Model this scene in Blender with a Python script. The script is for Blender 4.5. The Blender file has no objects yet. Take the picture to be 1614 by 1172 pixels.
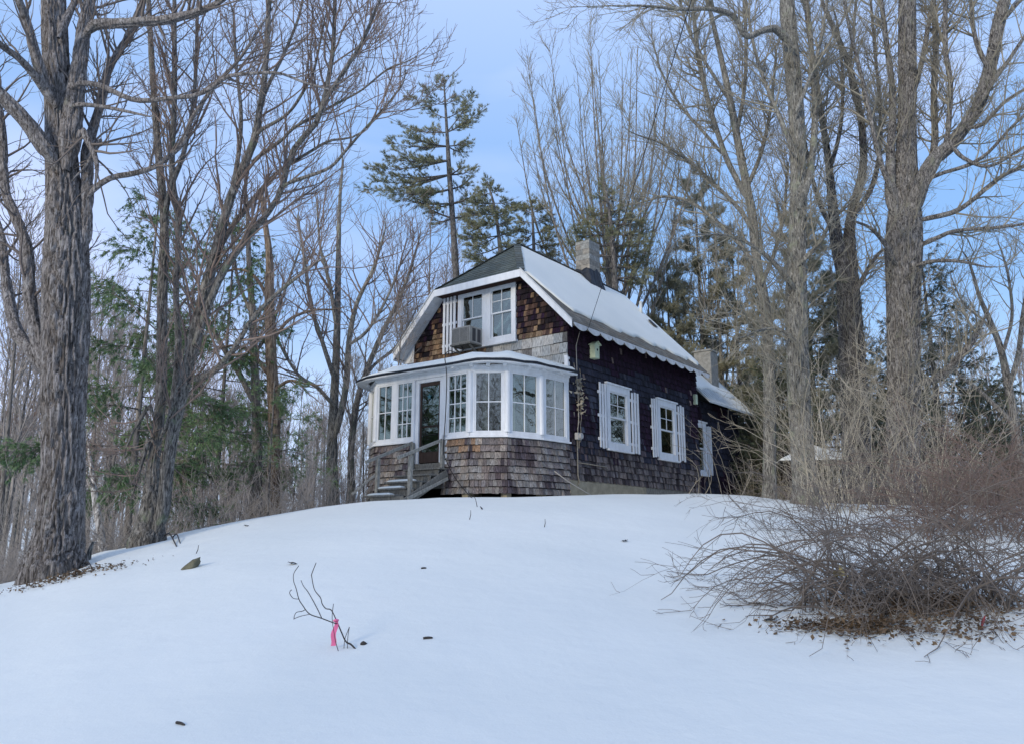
import bpy, math, random
import numpy as np
from mathutils import noise as mn, Vector

D = bpy.data
scene = bpy.context.scene
COL = scene.collection
rng = np.random.default_rng(7)
random.seed(7)

# ------------------------------------------------------------------ camera model
FPX, PX0, PY0, HOR = 1255.0, 807.0, 586.0, 845.0      # photograph 1614 x 1172
PITCH = math.atan((HOR - PY0) / FPX)
CP, SP = math.cos(PITCH), math.sin(PITCH)
EYE = 1.6


def ray(px, py):
    u = (px - PX0) / FPX
    v = (PY0 - py) / FPX
    return np.array([u, CP - v * SP, SP + v * CP])


def at(px, py, Y):
    """world point at ground distance Y seen at a photograph pixel"""
    r = ray(px, py)
    return r * (Y / r[1]) + np.array([0, 0, EYE])


def mpp(p):
    """metres per photograph pixel at a world point"""
    return (p[1] * CP + (p[2] - EYE) * SP) / FPX


# ------------------------------------------------------------------ scene helpers
def tag(o, label=None, cat=None, group=None, kind=None):
    if label: o['label'] = label
    if cat: o['category'] = cat
    if group: o['group'] = group
    if kind: o['kind'] = kind
    return o


def empty(name, loc, rz=0.0):
    o = D.objects.new(name, None)
    o.empty_display_size = 0.2
    o.location = loc
    o.rotation_euler = (0, 0, rz)
    COL.objects.link(o)
    return o


def raw_mesh(name, V, faces_by_n, mat, parent=None, smooth=True, attr=None):
    """V (n,3) array; faces_by_n: list of int arrays (m,k)"""
    me = D.meshes.new(name)
    V = np.asarray(V, dtype=np.float32)
    me.vertices.add(len(V))
    me.vertices.foreach_set('co', V.ravel())
    loops, starts, s = [], [], 0
    for F in faces_by_n:
        F = np.asarray(F, dtype=np.int32)
        if len(F) == 0: continue
        k = F.shape[1]
        loops.append(F.ravel())
        starts.append(s + np.arange(len(F)) * k)
        s += len(F) * k
    L = np.concatenate(loops); ST = np.concatenate(starts)
    me.loops.add(len(L)); me.loops.foreach_set('vertex_index', L)
    me.polygons.add(len(ST)); me.polygons.foreach_set('loop_start', ST.astype(np.int32))
    me.update(calc_edges=True)
    me.polygons.foreach_set('use_smooth', np.full(len(ST), smooth, dtype=bool))
    if attr is not None:
        a = me.color_attributes.new('Col', 'FLOAT_COLOR', 'POINT')
        c = np.ones((len(V), 4), dtype=np.float32); c[:, :3] = attr
        a.data.foreach_set('color', c.ravel())
    if mat: me.materials.append(mat)
    o = D.objects.new(name, me)
    COL.objects.link(o)
    if parent: o.parent = parent
    return o


class MB:
    """collects simple solids, then links them as one mesh"""
    def __init__(s): s.V = []; s.F = []; s.C = []

    def add(s, verts, faces, col=None):
        b = len(s.V)
        s.V += [tuple(v) for v in verts]
        s.F += [tuple(i + b for i in f) for f in faces]
        s.C += [col or (1, 1, 1)] * len(verts)

    def box(s, x0, x1, y0, y1, z0, z1, col=None):
        if x0 > x1: x0, x1 = x1, x0
        if y0 > y1: y0, y1 = y1, y0
        if z0 > z1: z0, z1 = z1, z0
        v = [(x0, y0, z0), (x1, y0, z0), (x1, y1, z0), (x0, y1, z0), (x0, y0, z1), (x1, y0, z1), (x1, y1, z1), (x0, y1, z1)]
        s.add(v, [(0, 3, 2, 1), (4, 5, 6, 7), (0, 1, 5, 4), (1, 2, 6, 5), (2, 3, 7, 6), (3, 0, 4, 7)], col)
        return s

    def obox(s, o, u, n, u0, u1, n0, n1, z0, z1, col=None):
        """box in a facet frame: origin o, horizontal axis u, outward n, up z"""
        o = np.array(o); u = np.array(u); n = np.array(n); z = np.array([0, 0, 1.])
        P = lambda a, b, c: o + u * a + n * b + z * c
        v = [P(u0, n0, z0), P(u1, n0, z0), P(u1, n1, z0), P(u0, n1, z0), P(u0, n0, z1), P(u1, n0, z1), P(u1, n1, z1), P(u0, n1, z1)]
        f = [(0, 3, 2, 1), (4, 5, 6, 7), (0, 1, 5, 4), (1, 2, 6, 5), (2, 3, 7, 6), (3, 0, 4, 7)]
        if np.dot(np.cross(u, n), z) * (u1 - u0) * (n1 - n0) * (z1 - z0) < 0: f = [tuple(reversed(q)) for q in f]
        s.add(v, f, col)
        return s

    def bar(s, p0, p1, w, h, col=None):
        p0 = np.array(p0, float); p1 = np.array(p1, float)
        t = (p1 - p0) / np.linalg.norm(p1 - p0)
        ref = np.array([0, 0, 1.]) if abs(t[2]) < .9 else np.array([1., 0, 0])
        a = np.cross(t, ref); a /= np.linalg.norm(a); b = np.cross(a, t)
        v = []
        for p in (p0, p1):
            for (i, j) in ((-1, -1), (1, -1), (1, 1), (-1, 1)): v.append(p + a * i * w / 2 + b * j * h / 2)
        s.add(v, [(0, 1, 2, 3), (7, 6, 5, 4), (0, 4, 5, 1), (1, 5, 6, 2), (2, 6, 7, 3), (3, 7, 4, 0)], col)
        return s

    def prism(s, poly, off, col=None):
        """polygon (list of 3d points) extruded by vector off"""
        n = len(poly)
        off = np.array(off, float)
        v = [np.array(p, float) for p in poly] + [np.array(p, float) + off for p in poly]
        f = [tuple(range(n)), tuple(reversed(range(n, 2 * n)))]
        for i in range(n): f.append((i, n + i, n + (i + 1) % n, (i + 1) % n))
        s.add(v, f, col)
        return s

    def tube(s, pts, r, k=8, col=None):
        pts = [np.array(p, float) for p in pts]
        rr = r if hasattr(r, '__len__') else [r] * len(pts)
        v = []; f = []
        for i, p in enumerate(pts):
            t = pts[min(i + 1, len(pts) - 1)] - pts[max(i - 1, 0)]
            t /= np.linalg.norm(t)
            ref = np.array([0, 0, 1.]) if abs(t[2]) < .9 else np.array([1., 0, 0])
            a = np.cross(t, ref); a /= np.linalg.norm(a); b = np.cross(t, a)
            for j in range(k):
                q = 2 * math.pi * j / k
                v.append(p + rr[i] * (math.cos(q) * a + math.sin(q) * b))
        for i in range(len(pts) - 1):
            for j in range(k):
                f.append((i * k + j, i * k + (j + 1) % k, (i + 1) * k + (j + 1) % k, (i + 1) * k + j))
        f.append(tuple(reversed(range(k)))); f.append(tuple(range((len(pts) - 1) * k, len(pts) * k)))
        s.add(v, f, col)
        return s

    def build(s, name, mat, parent=None, smooth=False, attr=False, bevel=0):
        me = D.meshes.new(name)
        me.from_pydata([tuple(map(float, v)) for v in s.V], [], s.F)
        if smooth:
            for p in me.polygons: p.use_smooth = True
        if attr:
            a = me.color_attributes.new('Col', 'FLOAT_COLOR', 'POINT')
            c = np.ones((len(s.V), 4), dtype=np.float32); c[:, :3] = np.array(s.C)
            a.data.foreach_set('color', c.ravel())
        if mat: me.materials.append(mat)
        me.update()
        o = D.objects.new(name, me)
        COL.objects.link(o)
        if parent: o.parent = parent
        if bevel:
            m = o.modifiers.new('bevel', 'BEVEL'); m.width = bevel; m.segments = 1; m.limit_method = 'ANGLE'
        return o


# ------------------------------------------------------------------ materials
def newmat(name):
    m = D.materials.new(name); m.use_nodes = True
    nt = m.node_tree
    b = nt.nodes['Principled BSDF']
    b.inputs['Specular IOR Level'].default_value = 0.25
    return m, nt, b


def N(nt, t, **k):
    n = nt.nodes.new(t)
    for a, v in k.items(): setattr(n, a, v)
    return n


def coords(nt, scale, obj=True):
    tc = N(nt, 'ShaderNodeTexCoord'); mp = N(nt, 'ShaderNodeMapping')
    mp.inputs['Scale'].default_value = scale
    nt.links.new(tc.outputs['Object' if obj else 'Generated'], mp.inputs['Vector'])
    return mp.outputs['Vector']


def tex_noise(nt, vec, scale, detail=6, rough=.6, dist=0):
    n = N(nt, 'ShaderNodeTexNoise')
    n.inputs['Scale'].default_value = scale; n.inputs['Detail'].default_value = detail
    n.inputs['Roughness'].default_value = rough; n.inputs['Distortion'].default_value = dist
    nt.links.new(vec, n.inputs['Vector'])
    return n.outputs['Fac']


def ramp(nt, fac, stops):
    r = N(nt, 'ShaderNodeValToRGB')
    e = r.color_ramp.elements
    while len(e) < len(stops): e.new(0.5)
    for i, (p, c) in enumerate(stops):
        e[i].position = p; e[i].color = (c[0], c[1], c[2], 1) if hasattr(c, '__len__') else (c, c, c, 1)
    nt.links.new(fac, r.inputs['Fac'])
    return r.outputs['Color']


def mixc(nt, fac, a, b, mode='MIX'):
    m = N(nt, 'ShaderNodeMix', data_type='RGBA', blend_type=mode)
    for sock, val in ((m.inputs[0], fac), (m.inputs[6], a), (m.inputs[7], b)):
        if hasattr(val, 'is_linked'): nt.links.new(val, sock)
        elif hasattr(val, '__len__'): sock.default_value = (*val[:3], 1)
        else: sock.default_value = val
    return m.outputs[2]


def bump(nt, b, h, strength, dist):
    n = N(nt, 'ShaderNodeBump')
    n.inputs['Strength'].default_value = strength; n.inputs['Distance'].default_value = dist
    nt.links.new(h, n.inputs['Height']); nt.links.new(n.outputs['Normal'], b.inputs['Normal'])


def m_plain(name, c, rough=.7, var=.25, sc=3., bmp=0.0, stretch=(1, 1, 1), spec=.25, metal=0):
    m, nt, b = newmat(name)
    v = coords(nt, stretch)
    f = tex_noise(nt, v, sc)
    col = ramp(nt, f, [(.3, tuple(x * (1 - var) for x in c)), (.7, tuple(min(1, x * (1 + var)) for x in c))])
    nt.links.new(col, b.inputs['Base Color'])
    b.inputs['Roughness'].default_value = rough; b.inputs['Metallic'].default_value = metal
    b.inputs['Specular IOR Level'].default_value = spec
    if bmp: bump(nt, b, f, .6, bmp)
    return m


def m_attr(name, grain=(34, 34, 1.6), amount=.6, rough=.85, bmp=.006):
    """base colour from the mesh's own per-piece colours, times wood grain"""
    m, nt, b = newmat(name)
    a = N(nt, 'ShaderNodeAttribute', attribute_name='Col')
    v = coords(nt, grain)
    f = tex_noise(nt, v, 1.5, 8, .65)
    g = ramp(nt, f, [(.36, 1 - amount * 1.1), (.48, .85), (.66, 1 + amount * .75)])
    nt.links.new(mixc(nt, 1.0, a.outputs['Color'], g, 'MULTIPLY'), b.inputs['Base Color'])
    b.inputs['Roughness'].default_value = rough
    bump(nt, b, f, .5, bmp)
    return m


def m_bark(name, dark, light, lichen=(.12, .14, .09), lich=.55, ridge=14., bmp=.03):
    m, nt, b = newmat(name)
    v = coords(nt, (ridge * 2.4, ridge * 2.4, ridge * .42))
    f = tex_noise(nt, v, 1.0, 8, .7, .6)
    col = ramp(nt, f, [(.40, dark), (.5, tuple(x * .55 + y * .45 for x, y in zip(dark, light))), (.62, light)])
    v2 = coords(nt, (1, 1, .7))
    p = tex_noise(nt, v2, 3.2, 5, .65)
    pm = ramp(nt, p, [(lich, 0.0), (lich + .1, .75)])
    col = mixc(nt, pm, col, lichen)
    q = tex_noise(nt, v2, 1.3, 6, .7)
    qm = ramp(nt, q, [(.56, 1.0), (.70, .55)])
    col = mixc(nt, 1.0, col, qm, 'MULTIPLY')
    v3 = coords(nt, (1.6, 1.6, .9))
    g = tex_noise(nt, v3, 4.5, 7, .75)
    col = mixc(nt, ramp(nt, g, [(.56, 0.0), (.66, .6)]), col, tuple(min(.6, x * 1.45 + .03) for x in light))
    g2 = tex_noise(nt, v3, 2.6, 8, .8)
    col = mixc(nt, ramp(nt, g2, [(.33, .75), (.42, 0.0)]), col, dark)
    nt.links.new(col, b.inputs['Base Color'])
    b.inputs['Roughness'].default_value = .9
    bump(nt, b, f, .9, bmp)
    return m


def m_leaf(name, c1, c2, rough=.6):
    m, nt, b = newmat(name)
    v = coords(nt, (1, 1, 1))
    f = tex_noise(nt, v, 1.6, 5, .7)
    nt.links.new(ramp(nt, f, [(.35, c1), (.65, c2)]), b.inputs['Base Color'])
    b.inputs['Roughness'].default_value = rough
    return m


def m_snow(name, litter=False):
    m, nt, b = newmat(name)
    tc = N(nt, 'ShaderNodeTexCoord')
    vec = tc.outputs['Object']
    f1 = tex_noise(nt, vec, .35, 3, .5)
    f2 = tex_noise(nt, vec, 2.2, 5, .55)
    f3 = tex_noise(nt, vec, 55., 3, .6)
    col = ramp(nt, f1, [(.3, (.735, .765, .725)), (.7, (.79, .815, .77))])
    nt.links.new(col, b.inputs['Base Color'])
    b.inputs['Roughness'].default_value = .65
    b.inputs['Specular IOR Level'].default_value = .2
    a = N(nt, 'ShaderNodeMath', operation='MULTIPLY_ADD')
    nt.links.new(f3, a.inputs[0]); a.inputs[1].default_value = .06; nt.links.new(f2, a.inputs[2])
    bump(nt, b, a.outputs[0], .35, .06)
    return m


def m_glass(name):
    m, nt, b = newmat(name)
    out = nt.nodes['Material Output']
    tr = N(nt, 'ShaderNodeBsdfTransparent'); tr.inputs['Color'].default_value = (.72, .76, .70, 1)
    gl = N(nt, 'ShaderNodeBsdfGlossy'); gl.inputs['Roughness'].default_value = .02
    gl.inputs['Color'].default_value = (.88, .89, .84, 1)
    v = coords(nt, (1, 1, 1))
    f = tex_noise(nt, v, 2.5, 2, .4)
    bp = N(nt, 'ShaderNodeBump'); bp.inputs['Strength'].default_value = .25; bp.inputs['Distance'].default_value = .012
    nt.links.new(f, bp.inputs['Height']); nt.links.new(bp.outputs['Normal'], gl.inputs['Normal'])
    fr = N(nt, 'ShaderNodeFresnel'); fr.inputs['IOR'].default_value = 1.55
    mp = N(nt, 'ShaderNodeMapRange'); mp.inputs[1].default_value = 0; mp.inputs[2].default_value = .6
    mp.inputs[3].default_value = .11; mp.inputs[4].default_value = .9
    nt.links.new(fr.outputs[0], mp.inputs[0])
    mx = N(nt, 'ShaderNodeMixShader')
    nt.links.new(mp.outputs[0], mx.inputs[0]); nt.links.new(tr.outputs[0], mx.inputs[1]); nt.links.new(gl.outputs[0], mx.inputs[2])
    nt.links.new(mx.outputs[0], out.inputs['Surface'])
    return m


M = {}
M['snow'] = m_snow('snow')
M['white'] = m_plain('weathered_white_paint', (.70, .73, .76), .55, .10, 6., .003, (1, 1, .3))
M['soffit'] = m_plain('soffit_paint', (.62, .65, .68), .6, .12, 5., .002)
M['shingle'] = m_attr('wood_shingles')
M['asphalt'] = m_attr('asphalt_shingles', (9, 9, 9), .25, .9, .004)
M['darkwood'] = m_plain('dark_backing_wood', (.016, .012, .014), .9, .4, 4.)
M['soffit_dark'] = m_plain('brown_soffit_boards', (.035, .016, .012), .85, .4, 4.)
M['glass'] = m_glass('old_window_glass')
M['concrete'] = m_plain('foundation_concrete', (.30, .27, .20), .9, .25, 5., .01)
M['block'] = m_attr('chimney_blocks', (6, 6, 6), .3, .95, .01)
M['stucco'] = m_plain('grey_stucco', (.27, .27, .25), .95, .25, 7., .008)
M['tarp'] = m_plain('black_flashing', (.018, .022, .03), .5, .5, 9., .03)
M['metalroof'] = m_plain('sheet_metal_roof', (.50, .54, .55), .5, .12, 2.5, .0, (1, 1, 1), .4)
M['trimgrey'] = m_plain('grey_edge_trim', (.52, .54, .55), .7, .2, 5., .003)
M['greywood'] = m_plain('weathered_grey_wood', (.19, .182, .16), .85, .45, 3., .006, (8, 8, 3))
M['railwood'] = m_plain('pale_grey_rail_wood', (.30, .29, .255), .85, .4, 3., .006, (8, 8, 3))
M['interior'] = m_plain('porch_interior', (.16, .17, .16), .8, .2, 2.)
M['ceiling'] = m_plain('porch_ceiling_boards', (.20, .24, .23), .8, .25, 3., .003, (1, 8, 1))
M['doorwood'] = m_plain('dark_door_wood', (.045, .028, .022), .6, .35, 4., .003, (6, 6, 1))
M['doorpurple'] = m_plain('dark_inner_door', (.022, .012, .035), .5, .3, 3.)
M['doorrail'] = m_plain('pale_door_rail', (.34, .30, .34), .6, .2, 4.)
M['teal'] = m_plain('teal_ornament', (.05, .14, .17), .5, .2, 5.)
M['black'] = m_plain('black_iron', (.015, .015, .016), .5, .2, 8.)
M['curtain'] = m_plain('pale_curtain', (.46, .46, .44), .9, .25, 4., .004, (12, 12, .5))
M['bluecurtain'] = m_plain('blue_curtain', (.03, .07, .13), .9, .4, 4., .004, (12, 12, .5))
M['acbeige'] = m_plain('beige_air_conditioner', (.34, .33, .30), .6, .15, 6.)
M['acdark'] = m_plain('dark_grille', (.06, .06, .065), .6, .2, 30.)
M['palegreen'] = m_plain('pale_green_paint', (.50, .58, .42), .7, .15, 8.)
M['meter'] = m_plain('grey_meter_metal', (.38, .38, .38), .4, .15, 8., 0, (1, 1, 1), .5)
M['cable'] = m_plain('black_cable', (.02, .02, .022), .5, .1, 4.)
M['hose'] = m_plain('pale_cable', (.35, .34, .32), .6, .1, 4.)
M['barkA'] = m_bark('rough_grey_maple_bark', (.075, .066, .06), (.46, .43, .415), (.30, .31, .25), .63, 14., .09)
M['barkB'] = m_bark('mottled_grey_bark', (.032, .031, .03), (.27, .26, .24), (.15, .18, .12), .58, 13., .03)
M['barkC'] = m_bark('olive_grey_bark', (.052, .05, .046), (.33, .325, .295), (.23, .25, .18), .56, 14., .03)
M['barkD'] = m_bark('dark_trunk_bark', (.02, .018, .02), (.20, .195, .19), (.10, .12, .08), .6, 14., .03)
M['barkH'] = m_bark('dark_cleft_bark', (.022, .02, .022), (.30, .29, .275), (.21, .22, .17), .6, 15., .04)
M['barkE'] = m_bark('young_tree_bark', (.06, .055, .05), (.27, .25, .23), (.19, .19, .14), .6, 9., .01)
M['barkGlow'] = m_bark('painted_glow_bark', (.07, .05, .038), (.27, .21, .155), (.18, .18, .12), .62, 9., .01)  # low orange light on the trunk is put into this bark colour
M['birch'] = m_bark('white_birch_bark', (.05, .045, .04), (.75, .73, .70), (.6, .58, .55), .6, 6., .006)
M['twigA'] = m_plain('maple_twigs', (.17, .145, .13), .85, .35, 2.)
M['twigR'] = m_plain('reddish_twigs', (.205, .16, .138), .85, .35, 2.)
M['twigC'] = m_plain('olive_grey_twigs', (.25, .235, .19), .85, .35, 2.)
M['twigF'] = m_plain('forest_twigs', (.29, .265, .245), .9, .3, 1.)
M['twigT'] = m_plain('tan_stems', (.37, .335, .265), .85, .35, 2.)
M['twigK'] = m_plain('dark_grey_canes', (.165, .14, .12), .85, .4, 2.)
M['twigRed'] = m_plain('red_brown_canes', (.18, .132, .11), .85, .35, 2.)
M['pine'] = m_leaf('pine_needles', (.12, .14, .08), (.29, .295, .185))
M['spruce'] = m_leaf('spruce_needles', (.045, .065, .042), (.13, .145, .09))
M['hemlock'] = m_leaf('hemlock_needles', (.065, .13, .058), (.18, .265, .125))
M['drypine'] = m_leaf('dry_pine_needles', (.17, .175, .115), (.34, .33, .235))
M['litter'] = m_leaf('dead_leaves', (.07, .045, .03), (.22, .16, .10), .85)
M['pink'] = m_plain('pink_flagging_tape', (.80, .18, .34), .5, .1, 8.)
M['stone'] = m_plain('mossy_stone', (.13, .125, .085), .95, .5, 6., .02)
M['stickdark'] = m_plain('dark_stick', (.05, .045, .042), .85, .3, 6.)

# ------------------------------------------------------------------ ground
SIL = [(-420, 985, 12.5), (-200, 948, 13), (0, 918, 13.8), (60, 903, 14.2), (120, 882, 15), (165, 866, 15.8), (210, 857, 16.3), (300, 836, 17.2),
       (400, 815, 18.2), (500, 799, 19.3), (590, 789, 20), (640, 786, 20.3), (690, 783, 20.6), (800, 783.5, 21), (900, 780, 22),
       (1000, 778, 23.5), (1100, 778, 24.5), (1180, 780, 24), (1240, 787, 23), (1300, 792, 22.5), (1400, 794, 22), (1614, 797, 21), (1800, 800, 21), (2200, 810, 21)]
_a, _e, _r = [], [], []
for (px, py, rc) in SIL:
    q = ray(px, py)
    _a.append(q[0] / q[1]); _e.append(q[2] / q[1]); _r.append(rc)
_a = np.array(_a); _e = np.array(_e); _r = np.array(_r)


def _h(q):
    q = np.clip(q, 0, 1)
    return .45 * q * q * (3 - 2 * q) + .55 * (1 - (1 - q) ** 1.6)


YS = 3.0
_zc = []
for a_, e_, r_ in zip(_a, _e, _r):
    yy = np.linspace(YS, r_, 200)
    zc = e_ * r_
    for _ in range(25):
        z = -EYE + (zc + EYE) * _h((yy - YS) / (r_ - YS))
        zc += (e_ - (z / yy).max()) * r_
    _zc.append(zc)
_zc = np.array(_zc)


WELLS = [(*at(88, 900, 13.6)[:2], .75, .10), (*at(236, 858, 16.0)[:2], .6, .09), (*at(1272, 798, 20)[:2], .6, .10), (*at(1421, 800, 20.5)[:2], .7, .10), (*at(1352, 788, 23)[:2], .6, .08),
         (*at(299, 893, 13.6)[:2], .3, .05), (*at(1213, 792, 22)[:2], .5, .08)]


def ground(X, Y):
    """world height of the snow"""
    X = np.asarray(X, float); Y = np.asarray(Y, float)
    Yc = np.maximum(Y, 2.0)
    a = np.clip(X / Yc, _a[0], _a[-1])
    rc = np.interp(a, _a, _r); zc = np.interp(a, _a, _zc)
    z = -EYE + (zc + EYE) * _h((Yc - YS) / (rc - YS))
    d = np.maximum(Y - rc, 0)
    left = np.clip((-.14 - X / np.maximum(Y, 2)) / .10, 0, 1)
    left = left * left * (3 - 2 * left)
    fall = -.17 * 14 * (1 - np.exp(-d / 9.0)) * left
    hill = .10 * np.maximum(Y - 50, 0) * left + .02 * np.maximum(Y - 60, 0) * (1 - left)
    z = z + fall + hill
    z = z + .035 * np.sin(X * .55 + 1.3) * np.sin(Y * .43 + .4) * np.clip((rc - Y) / 6, 0, 1) * np.clip(Y / 6, 0, 1)
    for (wx_, wy_, wr_, wd_) in WELLS:
        z = z - wd_ * np.exp(-((X - wx_) ** 2 + (Y - wy_) ** 2) / wr_ ** 2)
    z = z + .012 * np.sin(X * 1.9 + Y * .8 + 2 * np.sin(Y * .5)) * np.sin(Y * 1.3 - X * .6) * np.clip(Y / 4, 0, 1)
    return z + EYE


def gz(x, y): return float(ground(x, y))


def on_ground(px, py, lo=2.0, hi=60.0):
    """first point of the snow seen at a photograph pixel"""
    r = ray(px, py)
    ys = np.linspace(lo, hi, 4000)
    xs = r[0] / r[1] * ys; zs = r[2] / r[1] * ys + EYE
    below = zs <= ground(xs, ys)
    i = int(np.argmax(below)) if below.any() else len(ys) - 1
    return np.array([xs[i], ys[i], float(ground(xs[i], ys[i]))])


def make_ground():
    t = np.linspace(-1, 1, 601)
    xs = np.sinh(t * 3.6) / math.sinh(3.6) * 260
    t = np.linspace(-.62, 1, 601)
    ys = 13 + np.sinh(t * 3.6) / math.sinh(3.6) * 320
    X, Y = np.meshgrid(xs, ys, indexing='ij')
    Z = ground(X, Y)
    V = np.stack([X, Y, Z], -1).reshape(-1, 3)
    nx, ny = X.shape
    i, j = np.meshgrid(np.arange(nx - 1), np.arange(ny - 1), indexing='ij')
    b = (i * ny + j).ravel()
    F = np.stack([b, b + ny, b + ny + 1, b + 1], -1)
    o = raw_mesh('snow_ground', V, [F], M['snow'])
    tag(o, 'smooth snow-covered lawn rising to the house', 'ground', kind='structure')


make_ground()


# ------------------------------------------------------------------ tubes and branching (vectorised)
def nrm(v): return v / np.maximum(np.linalg.norm(v, axis=-1, keepdims=True), 1e-9)


class Tubes:
    def __init__(s): s.V = []; s.Q = []; s.n = 0

    def add(s, P, R, k=3):
        P = np.asarray(P, float); R = np.asarray(R, float)
        if len(P) == 0: return
        T, Np = P.shape[:2]
        tan = nrm(np.gradient(P, axis=1))
        t0 = nrm(P[:, -1] - P[:, 0])
        ref = np.where((np.abs(t0[:, 2]) < .75)[:, None], np.array([[0, 0, 1.]]), np.array([[1., .13, 0]]))[:, None, :]
        u = nrm(np.cross(tan, np.broadcast_to(ref, tan.shape)))
        v = np.cross(tan, u)
        an = 2 * np.pi * np.arange(k) / k
        ring = P[:, :, None, :] + R[:, :, None, None] * (np.cos(an)[None, None, :, None] * u[:, :, None, :] + np.sin(an)[None, None, :, None] * v[:, :, None, :])
        s.V.append(ring.reshape(-1, 3))
        base = s.n + (np.arange(T) * Np * k)[:, None, None] + (np.arange(Np - 1) * k)[None, :, None]
        j = np.arange(k)[None, None, :]; j2 = (j + 1) % k
        q = np.stack([base + j, base + j2, base + k + j2, base + k + j], -1).reshape(-1, 4)
        s.Q.append(q); s.n += T * Np * k

    def build(s, name, mat, parent=None):
        return raw_mesh(name, np.concatenate(s.V), [np.concatenate(s.Q)], mat, parent)


def spawn(P, R, n, u0=.15, u1=1., ang=.75, L=1., Npt=5, up=.25, wig=.12, rf=.6, rmax=.03, rmin=.003, lenvar=.5, taper_u=.45):
    T, Np = P.shape[:2]
    seg = np.linalg.norm(np.diff(P, axis=1), axis=-1).sum(1)
    pi = rng.choice(T, n, p=seg / seg.sum())
    u = u0 + (u1 - u0) * rng.random(n)
    f = u * (Np - 1) - 1e-6; i = np.clip(f.astype(int), 0, Np - 2); w = (f - i)[:, None]
    base = P[pi, i] * (1 - w) + P[pi, i + 1] * w
    rad = R[pi, i] * (1 - w[:, 0]) + R[pi, i + 1] * w[:, 0]
    tan = nrm(P[pi, i + 1] - P[pi, i])
    g = rng.normal(size=(n, 3)); perp = nrm(g - (g * tan).sum(1, keepdims=True) * tan)
    a = (ang * (.6 + .8 * rng.random(n)))[:, None]
    d = nrm(np.cos(a) * tan + np.sin(a) * perp + np.array([0, 0, up * .5]))
    Ln = (L if np.isscalar(L) else L[pi]) * (1 - lenvar + 2 * lenvar * rng.random(n)) * (1 - taper_u * u)
    pts = [base]
    step = (Ln / (Npt - 1))[:, None]
    for _ in range(Npt - 1):
        pts.append(pts[-1] + d * step)
        d = nrm(d + np.array([0, 0, up]) / (Npt - 1) + wig * rng.normal(size=(n, 3)))
    Pn = np.stack(pts, 1)
    r0 = np.clip(rad * rf, rmin * 1.3, rmax)
    tt = np.linspace(0, 1, Npt)[None, :]
    Rn = r0[:, None] * (1 - tt) + rmin * tt
    return Pn, Rn


def resample(pts, n):
    """Catmull-Rom through rows (x,y,z,r), n rows out"""
    p = np.array(pts, float)
    if len(p) == 2: p = np.array([p[0], (p[0] + p[1]) / 2, p[1]])
    e = np.vstack([2 * p[0] - p[1], p, 2 * p[-1] - p[-2]])
    d = np.concatenate([[0], np.cumsum(np.linalg.norm(np.diff(p[:, :3], axis=0), axis=1))])
    out = []
    for s in np.linspace(0, d[-1], n):
        i = min(max(int(np.searchsorted(d, s, side='right')) - 1, 0), len(p) - 2)
        t = (s - d[i]) / max(d[i + 1] - d[i], 1e-9)
        a, b, c, q = e[i], e[i + 1], e[i + 2], e[i + 3]
        out.append(.5 * (2 * b + (c - a) * t + (2 * a - 5 * b + 4 * c - q) * t * t + (3 * b - a - 3 * c + q) * t ** 3))
    o = np.array(out); o[:, 3] = np.maximum(o[:, 3], .003)
    return o


def rough_trunk(tb, path, k=40, ridge=.07, seed=0):
    """one thick tube with real bark ridges"""
    Pp = path[:, :3]; R = path[:, 3]
    n = len(Pp)
    tan = nrm(np.gradient(Pp, axis=0))
    u = nrm(np.cross(tan, np.tile([[0., 1., 0.1]], (n, 1)))); v = np.cross(tan, u)
    an = 2 * np.pi * np.arange(k) / k
    V = np.zeros((n, k, 3))
    arc = np.concatenate([[0], np.cumsum(np.linalg.norm(np.diff(Pp, axis=0), axis=1))])
    for i in range(n):
        for j in range(k):
            c, s_ = math.cos(an[j]), math.sin(an[j])
            q = Vector((c * R[i] * 17, s_ * R[i] * 17, arc[i] * 1.9 + seed))
            m = abs(mn.noise(q)) * 2 + .5 * abs(mn.noise(q * 2.3))
            big = mn.noise(Vector((c * 1.2, s_ * 1.2, arc[i] * .35 + seed * 3)))
            rr = R[i] * (1 + .07 * big) - min(R[i], .40) * ridge * 2.2 * max(0., 1 - 1.5 * m)
            V[i, j] = Pp[i] + rr * (c * u[i] + s_ * v[i])
    b0 = tb.n
    tb.V.append(V.reshape(-1, 3))
    i, j = np.meshgrid(np.arange(n - 1), np.arange(k), indexing='ij')
    b = (b0 + i * k + j).ravel(); b2 = (b0 + i * k + (j + 1) % k).ravel()
    tb.Q.append(np.stack([b, b2, b2 + k, b + k], -1)); tb.n += n * k


def leaves(P, Dr, k, L, W, spread, droop=0.):
    """k small blades at each point: returns triangles"""
    n = len(P)
    P = np.repeat(P, k, 0); Dr = np.repeat(Dr, k, 0)
    d = nrm(Dr + spread * rng.normal(size=P.shape) + np.array([0, 0, -droop]))
    Ln = (L * (.6 + .8 * rng.random(len(P))))[:, None]
    side = nrm(np.cross(d, rng.normal(size=P.shape))) * (W * (.7 + .6 * rng.random(len(P))))[:, None]
    P = P + rng.normal(size=P.shape) * L * .15
    V = np.stack([P - side * .5, P + side * .5, P + d * Ln], 1).reshape(-1, 3)
    F = np.arange(len(V)).reshape(-1, 3)
    return V, F


def pts_along(P, per, u0=.2):
    T, Np = P.shape[:2]
    u = u0 + (1 - u0) * rng.random((T, per))
    f = u * (Np - 1) - 1e-6; i = np.clip(f.astype(int), 0, Np - 2); w = (f - i)[..., None]
    r = np.arange(T)[:, None]
    B = P[r, i] * (1 - w) + P[r, i + 1] * w
    d = nrm(P[r, i + 1] - P[r, i])
    return B.reshape(-1, 3), d.reshape(-1, 3)


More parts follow.
